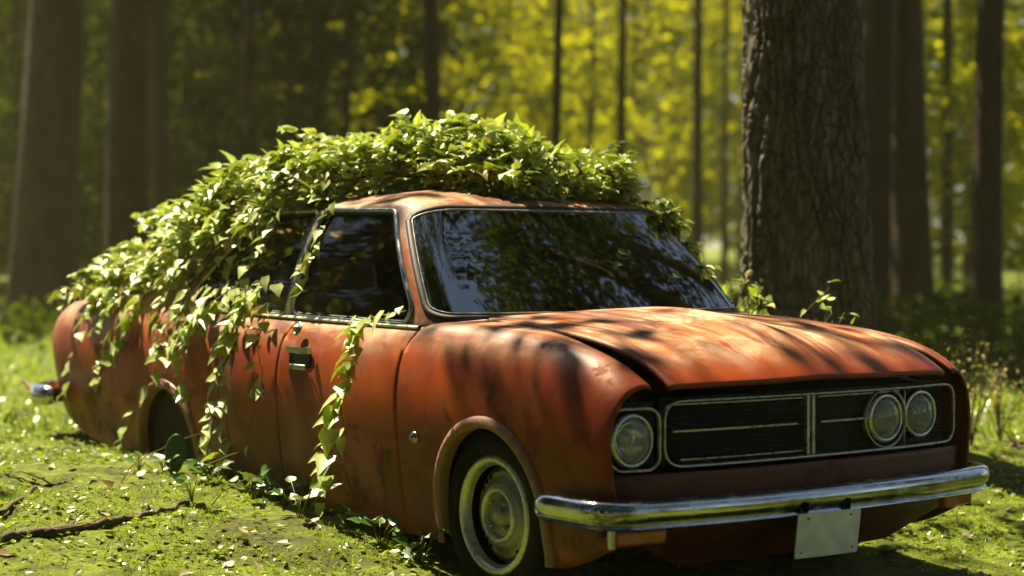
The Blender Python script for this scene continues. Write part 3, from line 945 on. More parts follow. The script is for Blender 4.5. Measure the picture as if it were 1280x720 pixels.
# bumpers: sweep of a blade section round the nose
def bumper_path(y):
    return fx(y, .095)
def sweep_bumper(name, pts, prof, mat, parent, zc):
    pts = np.array(pts); n = len(pts); T = np.gradient(pts, axis=0); T /= np.linalg.norm(T, axis=1)[:, None]
    V = []; k = len(prof)
    for i in range(n):
        nx, ny = T[i][1], -T[i][0]              # outward
        # round ends
        e = min(i, n-1-i); sc = min(1.0, math.sqrt(max(0, 1-(1-min(e, 4)/4)**2))*.9+.1)
        for o, z in prof: V.append((pts[i][0]+nx*o*sc, pts[i][1]+ny*o*sc, zc(i/(n-1))+z*sc*.92))
    F = [(i*k+j, i*k+(j+1) % k, (i+1)*k+(j+1) % k, (i+1)*k+j) for i in range(n-1) for j in range(k)]+[tuple(range(k)), tuple((n-1)*k+j for j in range(k))]
    return MB().add(V, F).build(name, mat, parent, autos=55)
path = []
for x in np.linspace(.355, .60, 12): path.append((x, -.868+.01*(x-.355)))
for a in np.linspace(0, math.pi/2, 12)[1:]: path.append((.60+.165*math.sin(a)*.80, -.866+.13*(1-math.cos(a))))
x0 = path[-1][0]
yy = np.linspace(-.736, .736, 46)[1:-1]
front = [(.732+.062*(1-(abs(y)/.736)**2.2), y) for y in yy]
half = path; path = half+front+[(x, -y) for x, y in half[::-1]]
path = [path[0]]+[((path[i-1][0]+2*path[i][0]+path[i+1][0])/4, (path[i-1][1]+2*path[i][1]+path[i+1][1])/4) for i in range(1, len(path)-1)]+[path[-1]]
bprof = [(-.020, .047), (.000, .048), (.012, .045), (.021, .037), (.027, .024), (.028, .008), (.025, -.008), (.018, -.020), (.013, -.025), (.0125, -.029), (.018, -.033), (.019, -.040), (.013, -.046), (.0, -.048), (-.020, -.046), (-.022, 0)]
zc = lambda t: .374
fb = sweep_bumper('front_bumper', path, bprof, M['chrome'], car, zc)
for y in (-.45, .45):
    mb = MB(); mb.box((.70, y, .365), (.12, .04, .035)); mb.build('bumper_bracket', M['cavity'], fb)
# number plate (blank) hanging below
pl = empty('number_plate', (.825, -.070, .272), 0, car); pl.rotation_euler = (R(-.4), R(4), 0); pl.scale = (1, .94, .94)
bm = grid_bm(list(np.linspace(-.148, .148, 40)), list(np.linspace(-.078, .078, 24)))
holes = [(-.100, .058), (.100, .058), (-.118, -.058), (.120, -.056)]
cut(bm, lambda y, z: -rrect(y, z, 0, 0, .146, .076, .008))
for hy, hz in holes: cut(bm, lambda y, z, hy=hy, hz=hz: rrect(y, z, hy, hz, .007, .0045, .004))
mapped(bm, lambda y, z: (.004*math.sin(y*9+1)+.003*math.sin(z*20), y, z))
po = from_bm('plate_panel', bm, M['plate'], pl); modsolid(po, .003)
for q in (-.1, .1): mb = MB(); mb.box((-.012, q, .08), (.01, .02, .06)); mb.build('plate_strap', M['cavity'], pl)
# indicators below the bumper
for s in (-1, 1):
    t = empty('turn_signal', (.672, s*.715, .300), R(s*10), car)
    mb = MB(); mb.box((0, 0, 0), (.035, .175, .046)); mb.build('amber_lens', M['amber'], t, bevel=.008)
    mb = MB(); mb.box((-.004, s*.092, 0), (.03, .012, .064)); mb.build('chrome_end', M['chrome_dull'], t, bevel=.003)

# rear bumper: fat rounded end poking past the tail
path = []
for x in np.linspace(-3.58, -3.74, 6): path.append((x, .875))
for a in np.linspace(0, math.pi/2, 10)[1:]: path.append((-3.74-.16*math.sin(a), .875-.16*(1-math.cos(a))))
half = path
rear = [(-3.90-.03*(1-(abs(y)/.70)**2), y) for y in np.linspace(.70, -.70, 30)]
path = half[::1]+rear+[(x, -y) for x, y in half[::-1]]
rprof = [(-.028, .058), (.0, .062), (.022, .052), (.036, .028), (.040, 0), (.036, -.028), (.022, -.050), (.0, -.058), (-.028, -.055)]
sweep_bumper('rear_bumper', path, rprof, M['chrome'], car, lambda t: .462)
# tail lamps and rear panel
bm = grid_bm(list(np.linspace(-.70, .70, 40)), list(np.linspace(.46, .875, 14)))
mapped(bm, lambda y, z: (-3.835-.05*(1-(y/.8)**2), y*1.04, z)); from_bm('tail_panel', bm, M['paint'], car); modsolid(car.children[-1], .02, 0)
for s in (-1, 1):
    mb = MB(); mb.box((-3.88, s*.46, .72), (.04, .26, .10)); mb.build('tail_light', M['amber'], car, bevel=.012)

# --- wheels
wheel_src = None
def build_wheel():
    wroot = empty('wheel', (0, 0, 0), 0, car)
    ax = (0, -1, 0)
    t = MB(); t.lathe([(.188, -.02), (.200, .012), (.225, .022), (.255, .018), (.274, .004), (.282, -.018), (.285, -.05), (.285, -.12), (.278, -.165), (.25, -.18), (.19, -.17)], (0, 0, 0), ax, 72)
    ty = t.build('tyre', M['rubber'], wroot)
    r = MB(); r.lathe([(.163, -.016), (.166, -.002), (.172, .011), (.181, .018), (.191, .017), (.1985, .010), (.200, .000)], (0, 0, 0), ax, 72); r.build('trim_ring', M['pitted'], wroot)
    # steel disc with slots punched near the edge
    bm = grid_bm(list(np.linspace(0, 2*math.pi, 97)), list(np.linspace(.0, .166, 26)))
    prof = interp([0, .05, .085, .095, .110, .125, .145, .158, .166], [-.022, -.022, -.020, -.012, -.018, -.030, -.034, -.050, -.054])
    def slot(a, rr):
        d = 1.0
        for k in range(4):
            for j in (-1, 0, 1):
                aa = (a-(math.pi/4+k*math.pi/2+j*.21)+math.pi) % (2*math.pi)-math.pi
                d = min(d, rrect(aa*.138, rr, 0, .138, .0095, .0085, .005))
        return d
    cut(bm, slot)
    for v in bm.verts:
        a, rr = v.co.x, v.co.y; v.co = (rr*math.cos(a), -prof(rr), rr*math.sin(a))
    disc = from_bm('rim', bm, M['steel'], wroot, weld=1e-5)
    b = MB(); b.lathe([(0, -.075), (.17, -.075)], (0, 0, 0), ax, 40); b.build('rim_backing', M['hole'], disc)
    c = MB(); c.lathe([(.072, -.020), (.076, -.006), (.082, .000), (.090, -.002), (.094, -.014)], (0, 0, 0), ax, 56); hc = c.build('hub_ring', M['pitted'], wroot)
    c = MB(); c.lathe([(0, .004), (.024, .002), (.034, -.006), (.040, -.018), (.072, -.020)], (0, 0, 0), ax, 40); c.build('hub_cap', M['steel'], wroot)
    for k in range(4):
        a = math.pi/4+k*math.pi/2
        q = MB(); q.lathe([(0, .003), (.007, .001), (.009, -.012)], (.054*math.cos(a), 0, .054*math.sin(a)), ax, 6); q.build('wheel_nut', M['chrome_dull'], wroot)
    return wroot
def copy_tree(o, parent=None):
    c = o.copy(); COL.objects.link(c)
    if parent: c.parent = parent
    for ch in list(o.children): copy_tree(ch, c)
    return c
wsrc = build_wheel()
spots = [(.010, -.768, .293, 0), (.010, .768, .293, math.pi)]
bare = copy_tree(wsrc, car)
for ch in list(bare.children):
    if ch.name.split('.')[0] in ('trim_ring', 'hub_ring', 'hub_cap', 'wheel_nut'): bpy.data.objects.remove(ch)
    elif ch.name.startswith('rim'): ch.data = ch.data.copy(); ch.data.materials[0] = M['cavity']
tag(bare, 'bare dark rear wheel without any trim ring'); bare.location = (-2.415, -.71, .293)
b2 = copy_tree(bare, car); b2.location = (-2.415, .71, .293); b2.rotation_euler = (0, 0, math.pi)
for i, (x, y, z, rz) in enumerate(spots):
    wv = wsrc if i == 0 else copy_tree(wsrc, car)
    wv.location = (x, y, z); wv.rotation_euler = (0, R(25)*i, rz)

# ------------------------------------------------------------------ growing things
LEAF_V = np.array([(0, 0, 0), (0, .36, -.015), (0, .70, -.01), (0, 1.02, -.10),
                   (-.27, .03, .05), (-.34, .30, .085), (-.145, .68, .04),
                   (.27, .03, .05), (.34, .30, .085), (.145, .68, .04)])
LEAF_F = np.array([(0, 1, 4), (1, 5, 4), (1, 2, 5), (2, 6, 5), (2, 3, 6), (0, 7, 1), (1, 7, 8), (1, 8, 2), (2, 8, 9), (2, 9, 3)])
def unit(a): return a/(np.linalg.norm(a, axis=-1, keepdims=True)+1e-9)
def place(tv, tf, P, T, Nn, S, W=None, rnd=None):
    """instances of a template: P base, T direction of +Y, Nn approx normal (+Z), S size"""
    T = unit(T); X = unit(np.cross(T, Nn)); Z = np.cross(X, T)
    n = len(P); W = np.ones(n) if W is None else W
    V = P[:, None]+S[:, None, None]*(tv[None, :, 0:1]*W[:, None, None]*X[:, None]+tv[None, :, 1:2]*T[:, None]+tv[None, :, 2:3]*Z[:, None])
    F = tf[None]+(np.arange(n)*len(tv))[:, None, None]
    rr = rng.random(n) if rnd is None else rnd
    return V.reshape(-1, 3), F.reshape(-1, tf.shape[1]), np.repeat(rr, len(tv))
def rndv(n): return unit(rng.normal(size=(n, 3)))

M['ivy'] = leaf_mat('ivy_leaf', (.26, .37, .05), (.58, .64, .28), trans=.34, gloss=.085, tcol=(1.4, 1.4, .25), rough=.42)
for nd in M['ivy'].node_tree.nodes:
    if nd.type == 'VALTORGB':
        e_ = nd.color_ramp.elements; e_[0].position = .06
        for p_, c_ in ((0, (.20, .11, .03, 1)), (.025, (.30, .20, .05, 1))): q_ = e_.new(p_); q_.color = c_
M['stem'] = simple('vine_bark', (.13, .085, .04), .8, var=.4, vscale=40)
M['litter'] = leaf_mat('fallen_leaf', (.14, .08, .03), (.56, .52, .30), trans=.25, gloss=.08)
M['tuft'] = leaf_mat('moss_and_grass', (.09, .14, .006), (.28, .36, .015), trans=.5, gloss=.04, tcol=(1.3, 1.4, .3))
M['seedling'] = leaf_mat('seedling_leaf', (.05, .13, .018), (.13, .24, .03), trans=.4, gloss=.12)
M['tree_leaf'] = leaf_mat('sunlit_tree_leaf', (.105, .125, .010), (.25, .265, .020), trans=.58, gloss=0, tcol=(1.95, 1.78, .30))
M['tree_leaf_dark'] = leaf_mat('shaded_tree_leaf', (.022, .035, .007), (.05, .065, .010), trans=.45, gloss=0, tcol=(1.5, 1.6, .4))  # darker leaf copy, the wood's deep shade put into its colour
M['dry'] = leaf_mat('dry_seed_head', (.30, .24, .12), (.50, .42, .24), trans=.3, gloss=0)

CR = np.array([[FW.x, LF.x, 0], [FW.y, LF.y, 0], [0, 0, 1.0]])
CO = np.array(CAR_O)
def cw(P): return np.asarray(P, float)@CR.T+CO
def cd(P): return np.asarray(P, float)@CR.T
def ray(px, py):
    p = math.atan(35/F_PX); d = np.array([(px-640)/F_PX, 1, -(py-360)/F_PX]); c, s = math.cos(p), math.sin(p)
    return np.array([d[0], d[1]*c+d[2]*s, -d[1]*s+d[2]*c])
def on_ground(px, py):
    r = ray(px, py); z = .2
    for _ in range(12):
        t = (z-CAM_H)/r[2]; z = float(ground_z(r[0]*t, r[1]*t))
    return np.array([r[0]*t, r[1]*t, z])
def on_side(px, py, y=-.85):
    r = ray(px, py); o = np.array([0, 0, CAM_H]); oc = CR.T@(o-CO); rc = CR.T@r
    t = (y-oc[1])/rc[1]; return oc+t*rc
def at_dist(px, py, Y): r = ray(px, py); return r*Y+np.array([0, 0, CAM_H])

# --- ivy over the roof and tail --------------------------------------------------
IVB = cw([[-2.95, -.95, .25]])[0]
ivy = empty('ivy_plant', IVB)
tag(ivy, 'sprawling green ivy heaped over the car roof and tail, strands trailing down its side', 'ivy')
crest = interp([-3.95, -3.7, -3.4, -3.1, -2.8, -2.4, -2.0, -1.6, -1.2, -.95, -.78], [.95, 1.06, 1.18, 1.32, 1.46, 1.58, 1.645, 1.65, 1.62, 1.56, 1.45])
zlo = interp([-3.95, -2.6, -2.35, -2.05, -1.75, -1.5, -1.2, -.78], [.955, .985, 1.04, 1.18, 1.31, 1.36, 1.385, 1.365])
hwR = interp([-3.95, -3.7, -2.3, -1.75, -1.5, -1.25, -1.0, -.78], [.60, .77, .77, .66, .54, .36, .26, .15])
hwL = interp([-3.95, -3.7, -2.2, -1.6, -1.0, -.78], [.60, .86, .86, .74, .54, .36])
def mound(x, ph, k=1.0):
    """ph -1 (right edge) .. 1 (left edge); k shell scale. returns points and normals in car space"""
    c = np.array([crest(a) for a in x]); zl = np.array([zlo(a) for a in x])
    hr = np.array([hwR(a) for a in x]); hl_ = np.array([hwL(a) for a in x])
    yc = np.where(x > -1.6, .10*sstep(-1.6, -1.0, x), 0)
    hw = np.where(ph < 0, hr, hl_)
    th = ph*np.pi/2
    y = yc+np.sign(ph)*hw*np.abs(np.sin(th))**.9*k
    lump = 1+.0*x
    z = zl+(c-zl)*np.abs(np.cos(th))**.85*k
    return np.stack([x, y, z], -1)
def mound_n(x, ph):
    e = .02; a = mound(x+e, ph)-mound(x-e, ph); p2 = np.clip(ph+e, -.999, .999); p1 = np.clip(ph-e, -.999, .999)
    b = mound(x, p2)-mound(x, p1); n = unit(np.cross(a, b)); n = np.where(n[:, 2:3] < 0, -n, n); return n
def car_relief(P):
    return P
n = 11500
x = rng.uniform(-3.55, -.80, n*2); ph = rng.uniform(-1, 1, n*2)
hh = np.array([crest(a)-zlo(a) for a in x]); keep = rng.random(n*2) < (.45+hh); x = x[keep][:n]; ph = ph[keep][:n]; n = len(x)
k = np.where(rng.random(n) < .74, rng.uniform(.90, 1.0, n), rng.uniform(.45, .9, n))
P = mound(x, ph, k)
lump = fbm(x*3.0+7, ph*4.0+3, 3, 21)
nn = mound_n(x, ph)
P = P+nn*(lump*.22)[:, None]+rng.normal(0, .012, P.shape)
Nrm = unit(nn*.55+np.array([-.12, .10, 1.0])+rndv(n)*.30)
down = np.stack([nn[:, 0]*.8, nn[:, 1]*.8-.15, nn[:, 2]*0-.25], -1)
T = unit(down+rndv(n)*.75)
S = rng.uniform(.038, .076, n)*np.where(rng.random(n) < .10, 1.35, 1)
LV, LF_, LR = [], [], []; off = 0
def addleaf(V, F, r):
    global off
    LV.append(V); LF_.append(F+off); LR.append(r); off += len(V)
W = rng.uniform(.75, 1.15, n)
addleaf(*place(LEAF_V, LEAF_F, P, T, Nrm, S, W))
stems = MB()
# trailing shoots that break the outline
def shoot(p0, d0, L, droop, m=7, leafs=True, ls=(.05, .085), rad=.0022, up=None):
    pts = [np.array(p0)]; d = np.array(d0, float); st = L/m
    for i in range(m):
        d = unit(d+np.array([0, 0, -droop])+rng.normal(0, .16, 3)); pts.append(pts[-1]+d*st)
    pts = np.array(pts); stems.tube(pts, np.linspace(rad*1.3, rad*.6, len(pts)), 5)
    if leafs:
        q = len(pts)*2; t = rng.uniform(.12, 1, q)*(len(pts)-1); i = np.clip(t.astype(int), 0, len(pts)-2); f = (t-i)[:, None]
        B = pts[i]*(1-f)+pts[i+1]*f; dr = unit(pts[i+1]-pts[i]); sd = unit(np.cross(dr, np.array([0, 0, 1.0])))*np.where(np.arange(q) % 2 == 0, 1, -1)[:, None]
        T = unit(dr*.6+sd*.8+rndv(q)*.35+np.array([0, 0, -.15])); Nm = unit(np.array([0, 0, 1.0])+rndv(q)*.45)
        addleaf(*place(LEAF_V, LEAF_F, B, T, Nm, rng.uniform(ls[0], ls[1], q)))
for i in range(170):
    xx = rng.uniform(-3.5, -.84, 1); pp = rng.uniform(-1, .8, 1)
    p = mound(xx, pp)[0]; nrm = mound_n(xx, pp)[0]
    shoot(p, nrm*.5+rng.normal(0, .4, 3)+np.array([-.3, -.1, .2]), rng.uniform(.06, .17), .20, 5)
# woody stems woven through the heap
for i in range(95):
    x0 = rng.uniform(-3.9, -1.6); L = rng.uniform(.5, 1.5); xs_ = np.linspace(x0, min(x0+L, -.82), 16)
    p0 = rng.uniform(-1, 1); ps = np.clip(p0+np.cumsum(rng.normal(0, .05, 16)), -1, 1)
    pts = mound(xs_, ps, .93)+rng.normal(0, .006, (16, 3)); stems.tube(pts, rng.uniform(.0018, .005), 5)
# strands hanging down the side, traced along the bodywork
def strand(pix, y, nleaf, ls, rad=.003, zoff=0, side=-1, wob=.01, rise=.012):
    ctl = np.array([on_side(px, py, y+(0 if len(c) == 0 else c[0])) for px, py, *c in pix])
    t = np.linspace(0, len(ctl)-1, len(ctl)*6); i = np.clip(t.astype(int), 0, len(ctl)-2); f = (t-i)[:, None]; f = f*f*(3-2*f)*.5+f*.5
    pts = ctl[i]*(1-f)+ctl[i+1]*f+rng.normal(0, wob*.35, (len(t), 3))
    stems.tube(pts, np.linspace(rad, rad*.6, len(pts)), 6)
    q = nleaf; tt_ = np.linspace(.02, .99, q)*(len(pts)-1)+rng.normal(0, .3, q); tt_ = np.clip(tt_, 0, len(pts)-1.01); i = tt_.astype(int); f = (tt_-i)[:, None]
    B = pts[i]*(1-f)+pts[i+1]*f; alt = np.where(np.arange(q) % 2 == 0, 1.0, -1.0)
    T = unit(np.stack([alt*rng.uniform(.3, 1.1, q), np.full(q, -.45), -rng.uniform(.25, 1.0, q)], -1)+rndv(q)*.25)
    Nm = unit(np.stack([alt*.2, np.full(q, -.75), np.full(q, .62)], -1)+rndv(q)*.4)
    B = B+np.array([0, -rise, 0])
    B = B+rng.normal(0, .012, (q, 3))*np.array([1, .3, 1]); addleaf(*place(LEAF_V, LEAF_F, B, T, unit(Nm+rndv(q)*.35), rng.uniform(ls[0]*.6, ls[1]*1.1, q), rng.uniform(.7, 1.25, q)))
Y0 = -.865
strand([(262, 372), (246, 392), (232, 412), (222, 432), (216, 446)], Y0, 22, (.06, .10), .0025)
strand([(282, 374), (268, 392), (252, 404), (236, 420)], Y0, 20, (.06, .10), .0025)
strand([(176, 376), (166, 398), (156, 420), (146, 446)], Y0, 20, (.06, .10), .0025)
strand([(318, 366), (304, 384), (296, 400), (290, 420)], Y0, 20, (.06, .10), .0025)
strand([(206, 372), (196, 390), (204, 410), (212, 430)], Y0, 14, (.06, .09), .0025)
strand([(300, 396), (290, 450), (281, 510), (286, 560), (274, 604)], Y0, 20, (.06, .10), .003)
strand([(334, 380), (322, 430), (330, 490)], Y0, 11, (.05, .09), .0022)
strand([(246, 398), (228, 450), (238, 500)], Y0, 12, (.05, .09), .0022)
strand([(150, 374), (132, 392), (118, 416)], Y0, 14, (.05, .09), .0025)
strand([(508, 388), (470, 396), (452, 405), (448, 440), (436, 480), (424, 510), (414, 545), (412, 590), (404, 640)], Y0, 46, (.06, .105), .0035)
strand([(452, 400), (440, 425), (446, 455)], Y0, 10, (.07, .11))
strand([(445, 445), (425, 500), (432, 545)], Y0, 8, (.07, .11))
strand([(330, 352), (312, 372), (300, 400), (286, 440), (274, 480), (268, 520), (262, 560), (258, 592)], Y0, 30, (.06, .10), .0035)
strand([(300, 355), (255, 385), (225, 415), (215, 455), (183, 490), (160, 535), (150, 560), (160, 600)], Y0, 18, (.06, .095), .0040)
strand([(190, 360), (160, 388), (140, 420), (130, 452), (120, 478)], Y0, 17, (.06, .10))
strand([(130, 372), (110, 400), (88, 450), (82, 488)], Y0, 10, (.055, .085))
strand([(345, 352), (338, 385), (322, 410), (316, 450), (318, 505), (308, 550), (324, 592), (336, 598)], Y0, 9, (.05, .08), .0022)
strand([(240, 362), (225, 392), (204, 430), (200, 452)], Y0, 14, (.06, .10))
strand([(300, 368), (250, 395), (212, 440)], Y0, 16, (.06, .095))
strand([(335, 345), (310, 385), (292, 420), (280, 440)], Y0, 16, (.06, .10))
strand([(240, 372), (262, 362), (290, 360), (325, 362)], -.80, 14, (.05, .085))
for a in ([(418, 262), (404, 285), (392, 318), (380, 335)], [(404, 290), (388, 330), (372, 368)], [(352, 262), (338, 290), (322, 325), (308, 356)], [(330, 262), (302, 300), (286, 342)],
          [(318, 275), (276, 320), (255, 360)]):
    strand([(p[0], p[1], .0) for p in a], -.73, 9, (.05, .08), .0022)
strand([(286, 296), (260, 330), (238, 366)], -.74, 3, (.05, .08), .0035)
strand([(280, 290), (250, 335), (230, 370)], -.75, 3, (.05, .08), .003)
# the dense skirt below the heap over the quarter panel
q = 230; xx = rng.uniform(-3.6, -2.1, q); zt_ = rng.uniform(0, 1, q)**1.7*.09
B = np.stack([xx, np.full(q, -.80)-rng.uniform(0, .05, q), np.array([zlo(a) for a in xx])+.03-zt_], -1)
keep = fbm(xx*4, xx*0+3, 3, 8) > -.08; B = B[keep]; q = len(B)
addleaf(*place(LEAF_V, LEAF_F, B, unit(np.stack([rng.normal(0, .6, q), np.full(q, -.5), -rng.uniform(.2, 1, q)], -1)), unit(np.stack([rng.normal(0, .3, q), np.full(q, -.6), np.full(q, .8)], -1)), rng.uniform(.05, .09, q)))
# creeping over the near front edge of the roof and the far pillar
q = 420; t = rng.random(q); xx = -.80-.10*rng.random(q)+.05; yy = rng.uniform(-.12, .50, q)
B = np.stack([-.86+rng.uniform(-.10, .10, q)-.12*np.abs(yy)**3, yy, 1.395+rng.uniform(-.02, .09, q)-.02*np.abs(yy)], -1)
addleaf(*place(LEAF_V, LEAF_F, B, unit(np.stack([rng.uniform(.2, 1, q), rng.normal(0, .6, q), rng.normal(-.2, .2, q)], -1)), unit(np.array([.1, 0, 1])+rndv(q)*.4), rng.uniform(.03, .065, q)))
for i in range(46):   # down the far windscreen pillar
    t = rng.random(); p = np.array([-.84+.36*t, .54+.15*t, 1.36-.36*t])+rng.normal(0, .02, 3)
    if t < .45 or rng.random() < .25: shoot(p, np.array([.4, .4, .3])+rng.normal(0, .3, 3), rng.uniform(.05, .12), .2, 4, ls=(.04, .075))
LVc = np.concatenate(LV); LFc = np.concatenate(LF_); LRc = np.concatenate(LR)
from_np('foliage', cw(LVc)-IVB, LFc, M['ivy'], ivy, smooth=False, attr={'rnd': LRc})
sv = stems; allv = np.concatenate(sv.V); sv.V = [cw(allv)-IVB]; sv.build('vine_stem', M['stem'], ivy, weld=1e-6)

def cluster_leaves(name, base, pts, dirs, nrms, sizes, mat, parent, tv=LEAF_V, tf=LEAF_F, W=None):
    V, F, r = place(tv, tf, np.array(pts)-base, np.array(dirs), np.array(nrms), np.array(sizes), W)
    return from_np(name, V, F, mat, parent, attr={'rnd': r})

from mathutils.bvhtree import BVHTree
WSB = BVHTree.FromPolygons([v.co for v in g_ws.data.vertices], [list(p.vertices) for p in g_ws.data.polygons])
# leaves fallen on the windscreen
for i, (px, py, sz, lab) in enumerate([(770, 318, .055, 'upper of the two pale leaves lying mid windshield'), (772, 333, .042, 'lower, smaller of the two pale leaves lying mid windshield'), (838, 347, .05, 'pale leaf lying on the windshield towards its far lower corner')]):
    r = ray(px, py); oc = CR.T@(np.array([0, 0, CAM_H])-CO); rc = CR.T@r
    hit = WSB.ray_cast(Vector(oc), Vector(rc)); best = np.array(hit[0])
    p = best+np.array([.012, 0, .014]); P = cw([p])[0]
    dn = cd(np.array([[.68, 0, .73]]))[0]; tdir = cd(np.array([[.3, .8*(-1)**i, -.3]]))[0]
    V, F, rr = place(LEAF_V, LEAF_F, np.zeros((1, 3)), np.array([tdir]), np.array([dn]), np.array([sz]))
    o = from_np('fallen_leaf', V, F, M['seedling'], attr={'rnd': rr}); o.location = P
    tag(o, lab, 'leaf', 'leaves fallen on the windshield')

# --- ground cover -----------------------------------------------------------------
def scatter(nn_, x0, x1, y0, y1):
    X = rng.uniform(x0, x1, nn_); Y = rng.uniform(y0, y1, nn_); return X, Y
def not_under(X, Y, m=.0):
    cx, cyy = w2c_np(X, Y); return ~((np.abs(cyy) < .80-m) & (cx > -3.75) & (cx < .72))
BL_V = np.array([(-.10, 0, 0), (.10, 0, 0), (.06, .55, .10), (-.06, .55, .10), (0, 1, .34)]); BL_F = np.array([(0, 1, 2), (0, 2, 3), (3, 2, 4)])
def blades(name, X, Y, h, label, cat, wide=1.0, mat='tuft', lean=.5):
    m = not_under(X, Y); X, Y, h = X[m], Y[m], h[m]; nb = len(X)
    P = np.stack([X, Y, ground_z(X, Y)-.004], -1)
    T = unit(np.stack([rng.normal(0, lean, nb), rng.normal(0, lean, nb), np.ones(nb)], -1)); Nm = unit(np.stack([rng.normal(0, 1, nb), rng.normal(0, 1, nb), np.full(nb, .2)], -1))
    V, F, r = place(BL_V, BL_F, P, T, Nm, h, np.full(nb, wide), np.clip(.5+fbm(X*2.5, Y*2.5, 3, 4)*1.2+rng.normal(0, .18, nb), 0, 1))
    o = from_np(name, V, F, M[mat], attr={'rnd': r}); tag(o, label, cat, kind='stuff'); return o
X, Y = scatter(150000, -2.8, 3.2, 4.9, 10.0)
m = fbm(X*2.3, Y*2.3, 4, 31) > -.10; X, Y = X[m], Y[m]
blades('moss_tuft', X, Y, rng.uniform(.008, .024, len(X)), 'short bright moss tufts carpeting the ground round the car', 'moss', 1.5, lean=.7)
X, Y = scatter(60000, -9, 9, 9.0, 30.0)
h = rng.uniform(.04, .12, len(X))*(1+.4*fbm(X, Y, 3, 2))
blades('grass', X, Y, h, 'soft grass beyond the car, out of focus', 'grass', .9, lean=.5)
X, Y = scatter(9000, -2.8, 3.5, 5.0, 10.0); m = fbm(X*1.2, Y*1.2, 3, 77) > .05; X, Y = X[m], Y[m]
blades('grass_blade', X, Y, rng.uniform(.03, .085, len(X)), 'thin scattered grass blades among the moss', 'grass', .35, lean=.8)
# small creeping leaves in the moss and pale dead leaves on it
X, Y = scatter(15000, -2.8, 3.4, 5.0, 10.5); m = not_under(X, Y) & (fbm(X*1.5, Y*1.5, 3, 91) > -.06); X, Y = X[m], Y[m]; q = len(X)
V, F, r = place(LEAF_V, LEAF_F, np.stack([X, Y, ground_z(X, Y)+rng.uniform(.002, .02, q)], -1), unit(np.stack([rng.normal(0, 1, q), rng.normal(0, 1, q), rng.uniform(-.1, .5, q)], -1)), unit(np.array([0, 0, 1])+rndv(q)*.5), rng.uniform(.012, .034, q))
tag(from_np('ground_cover', V, F, M['tuft'], attr={'rnd': r}), 'tiny creeping leaves spread through the moss', 'ground cover', kind='stuff')
X, Y = scatter(3000, -3.0, 3.4, 5.0, 11.0); m = not_under(X, Y); X, Y = X[m], Y[m]; q = len(X)
V, F, r = place(LEAF_V, LEAF_F, np.stack([X, Y, ground_z(X, Y)+rng.uniform(.004, .020, q)], -1), unit(np.stack([rng.normal(0, 1, q), rng.normal(0, 1, q), rng.normal(0, .25, q)], -1)), unit(np.array([0, 0, 1])+rndv(q)*.6), np.clip(rng.lognormal(-3.55, .5, q), .012, .085), rng.uniform(.7, 1.4, q), rng.random(q)**1.4)
tag(from_np('leaf_litter', V, F, M['litter'], attr={'rnd': r}), 'pale dead leaves strewn over the moss', 'leaf litter', kind='stuff')

# --- fallen branches in the left foreground -----------------------------------------
M['bark_small'] = simple('branch_bark', (.085, .055, .035), .85, var=.5, vscale=30, bump=(60, .8, .006))
def branch(pix, r0, r1, label, twigs=4):
    base = on_ground(*pix[len(pix)//2]); C_ = np.array([on_ground(*p) for p in pix])
    t = np.linspace(0, len(pix)-1, len(pix)*7); i = np.clip(t.astype(int), 0, len(pix)-2); f = (t-i)[:, None]
    pts = C_[i]*(1-f)+C_[i+1]*f; pts[:, 2] = ground_z(pts[:, 0], pts[:, 1])*.4+pts[:, 2].mean()*.6+r0*.6
    pts += rng.normal(0, .004, pts.shape)
    e = empty('fallen_branch', base); tag(e, label, 'branch', 'fallen branches on the moss')
    rad = np.linspace(r0, r1, len(pts))*(1+rng.normal(0, .10, len(pts)))
    mb = MB(); mb.tube(pts-base, rad, 10); mb.build('limb', M['bark_small'], e)
    for k_ in range(twigs):
        j = rng.integers(4, len(pts)-3); d = unit(np.array([rng.normal(0, .6), rng.normal(0, .6), .35])); L = rng.uniform(.08, .2)
        tw = [pts[j]-base+d*L*s+np.array([0, 0, -.10*L*s*s])+rng.normal(0, .004, 3) for s in np.linspace(0, 1, 6)]
        mb = MB(); mb.tube(tw, np.linspace(r1*.7, r1*.25, 6), 6); mb.build('twig', M['bark_small'], e)
branch([(-40, 628), (0, 617), (45, 610), (95, 604)], .013, .006, 'short thin fallen branch at the left edge, the farther of the two', 2)
branch([(-60, 700), (0, 680), (60, 668), (120, 658), (175, 650), (235, 632)], .022, .008, 'long dark fallen branch across the moss, the nearer of the two', 4)
branch([(1225, 548), (1250, 556), (1290, 566), (1340, 575)], .016, .010, 'dark fallen branch beyond the front bumper at the right edge', 2)

# --- seedlings and weeds by the car -------------------------------------------------
def seedling(px, py, h, nl, ls, label, spread=.5, mat='seedling', name='seedling', up=.6):
    b = on_ground(px, py); e = empty(name, b); tag(e, label, 'plant')
    P, D, Nn, S = [], [], [], []; mb = MB()
    for i in range(nl):
        a = rng.uniform(0, 2*np.pi); hh_ = h*rng.uniform(.35, 1); r_ = spread*hh_*rng.uniform(.3, 1)
        tip = np.array([r_*math.cos(a), r_*math.sin(a), hh_]); mb.tube([(0, 0, -.01), tip*.5+np.array([0, 0, h*.08]), tip], .0018, 5)
        P.append(tip); D.append([math.cos(a), math.sin(a), rng.uniform(-.2, up)]); Nn.append([rng.normal(0, .3)-.3*math.cos(a), rng.normal(0, .3)-.5, 1]); S.append(rng.uniform(*ls))
    mb.build('stem', M['stem'] if name != 'seedling' else M['tuft'], e)
    V, F, r = place(LEAF_V, LEAF_F, np.array(P), unit(np.array(D)), unit(np.array(Nn)), np.array(S), np.full(nl, 1.25)); from_np('leaves', V, F, M[mat], e, attr={'rnd': r})
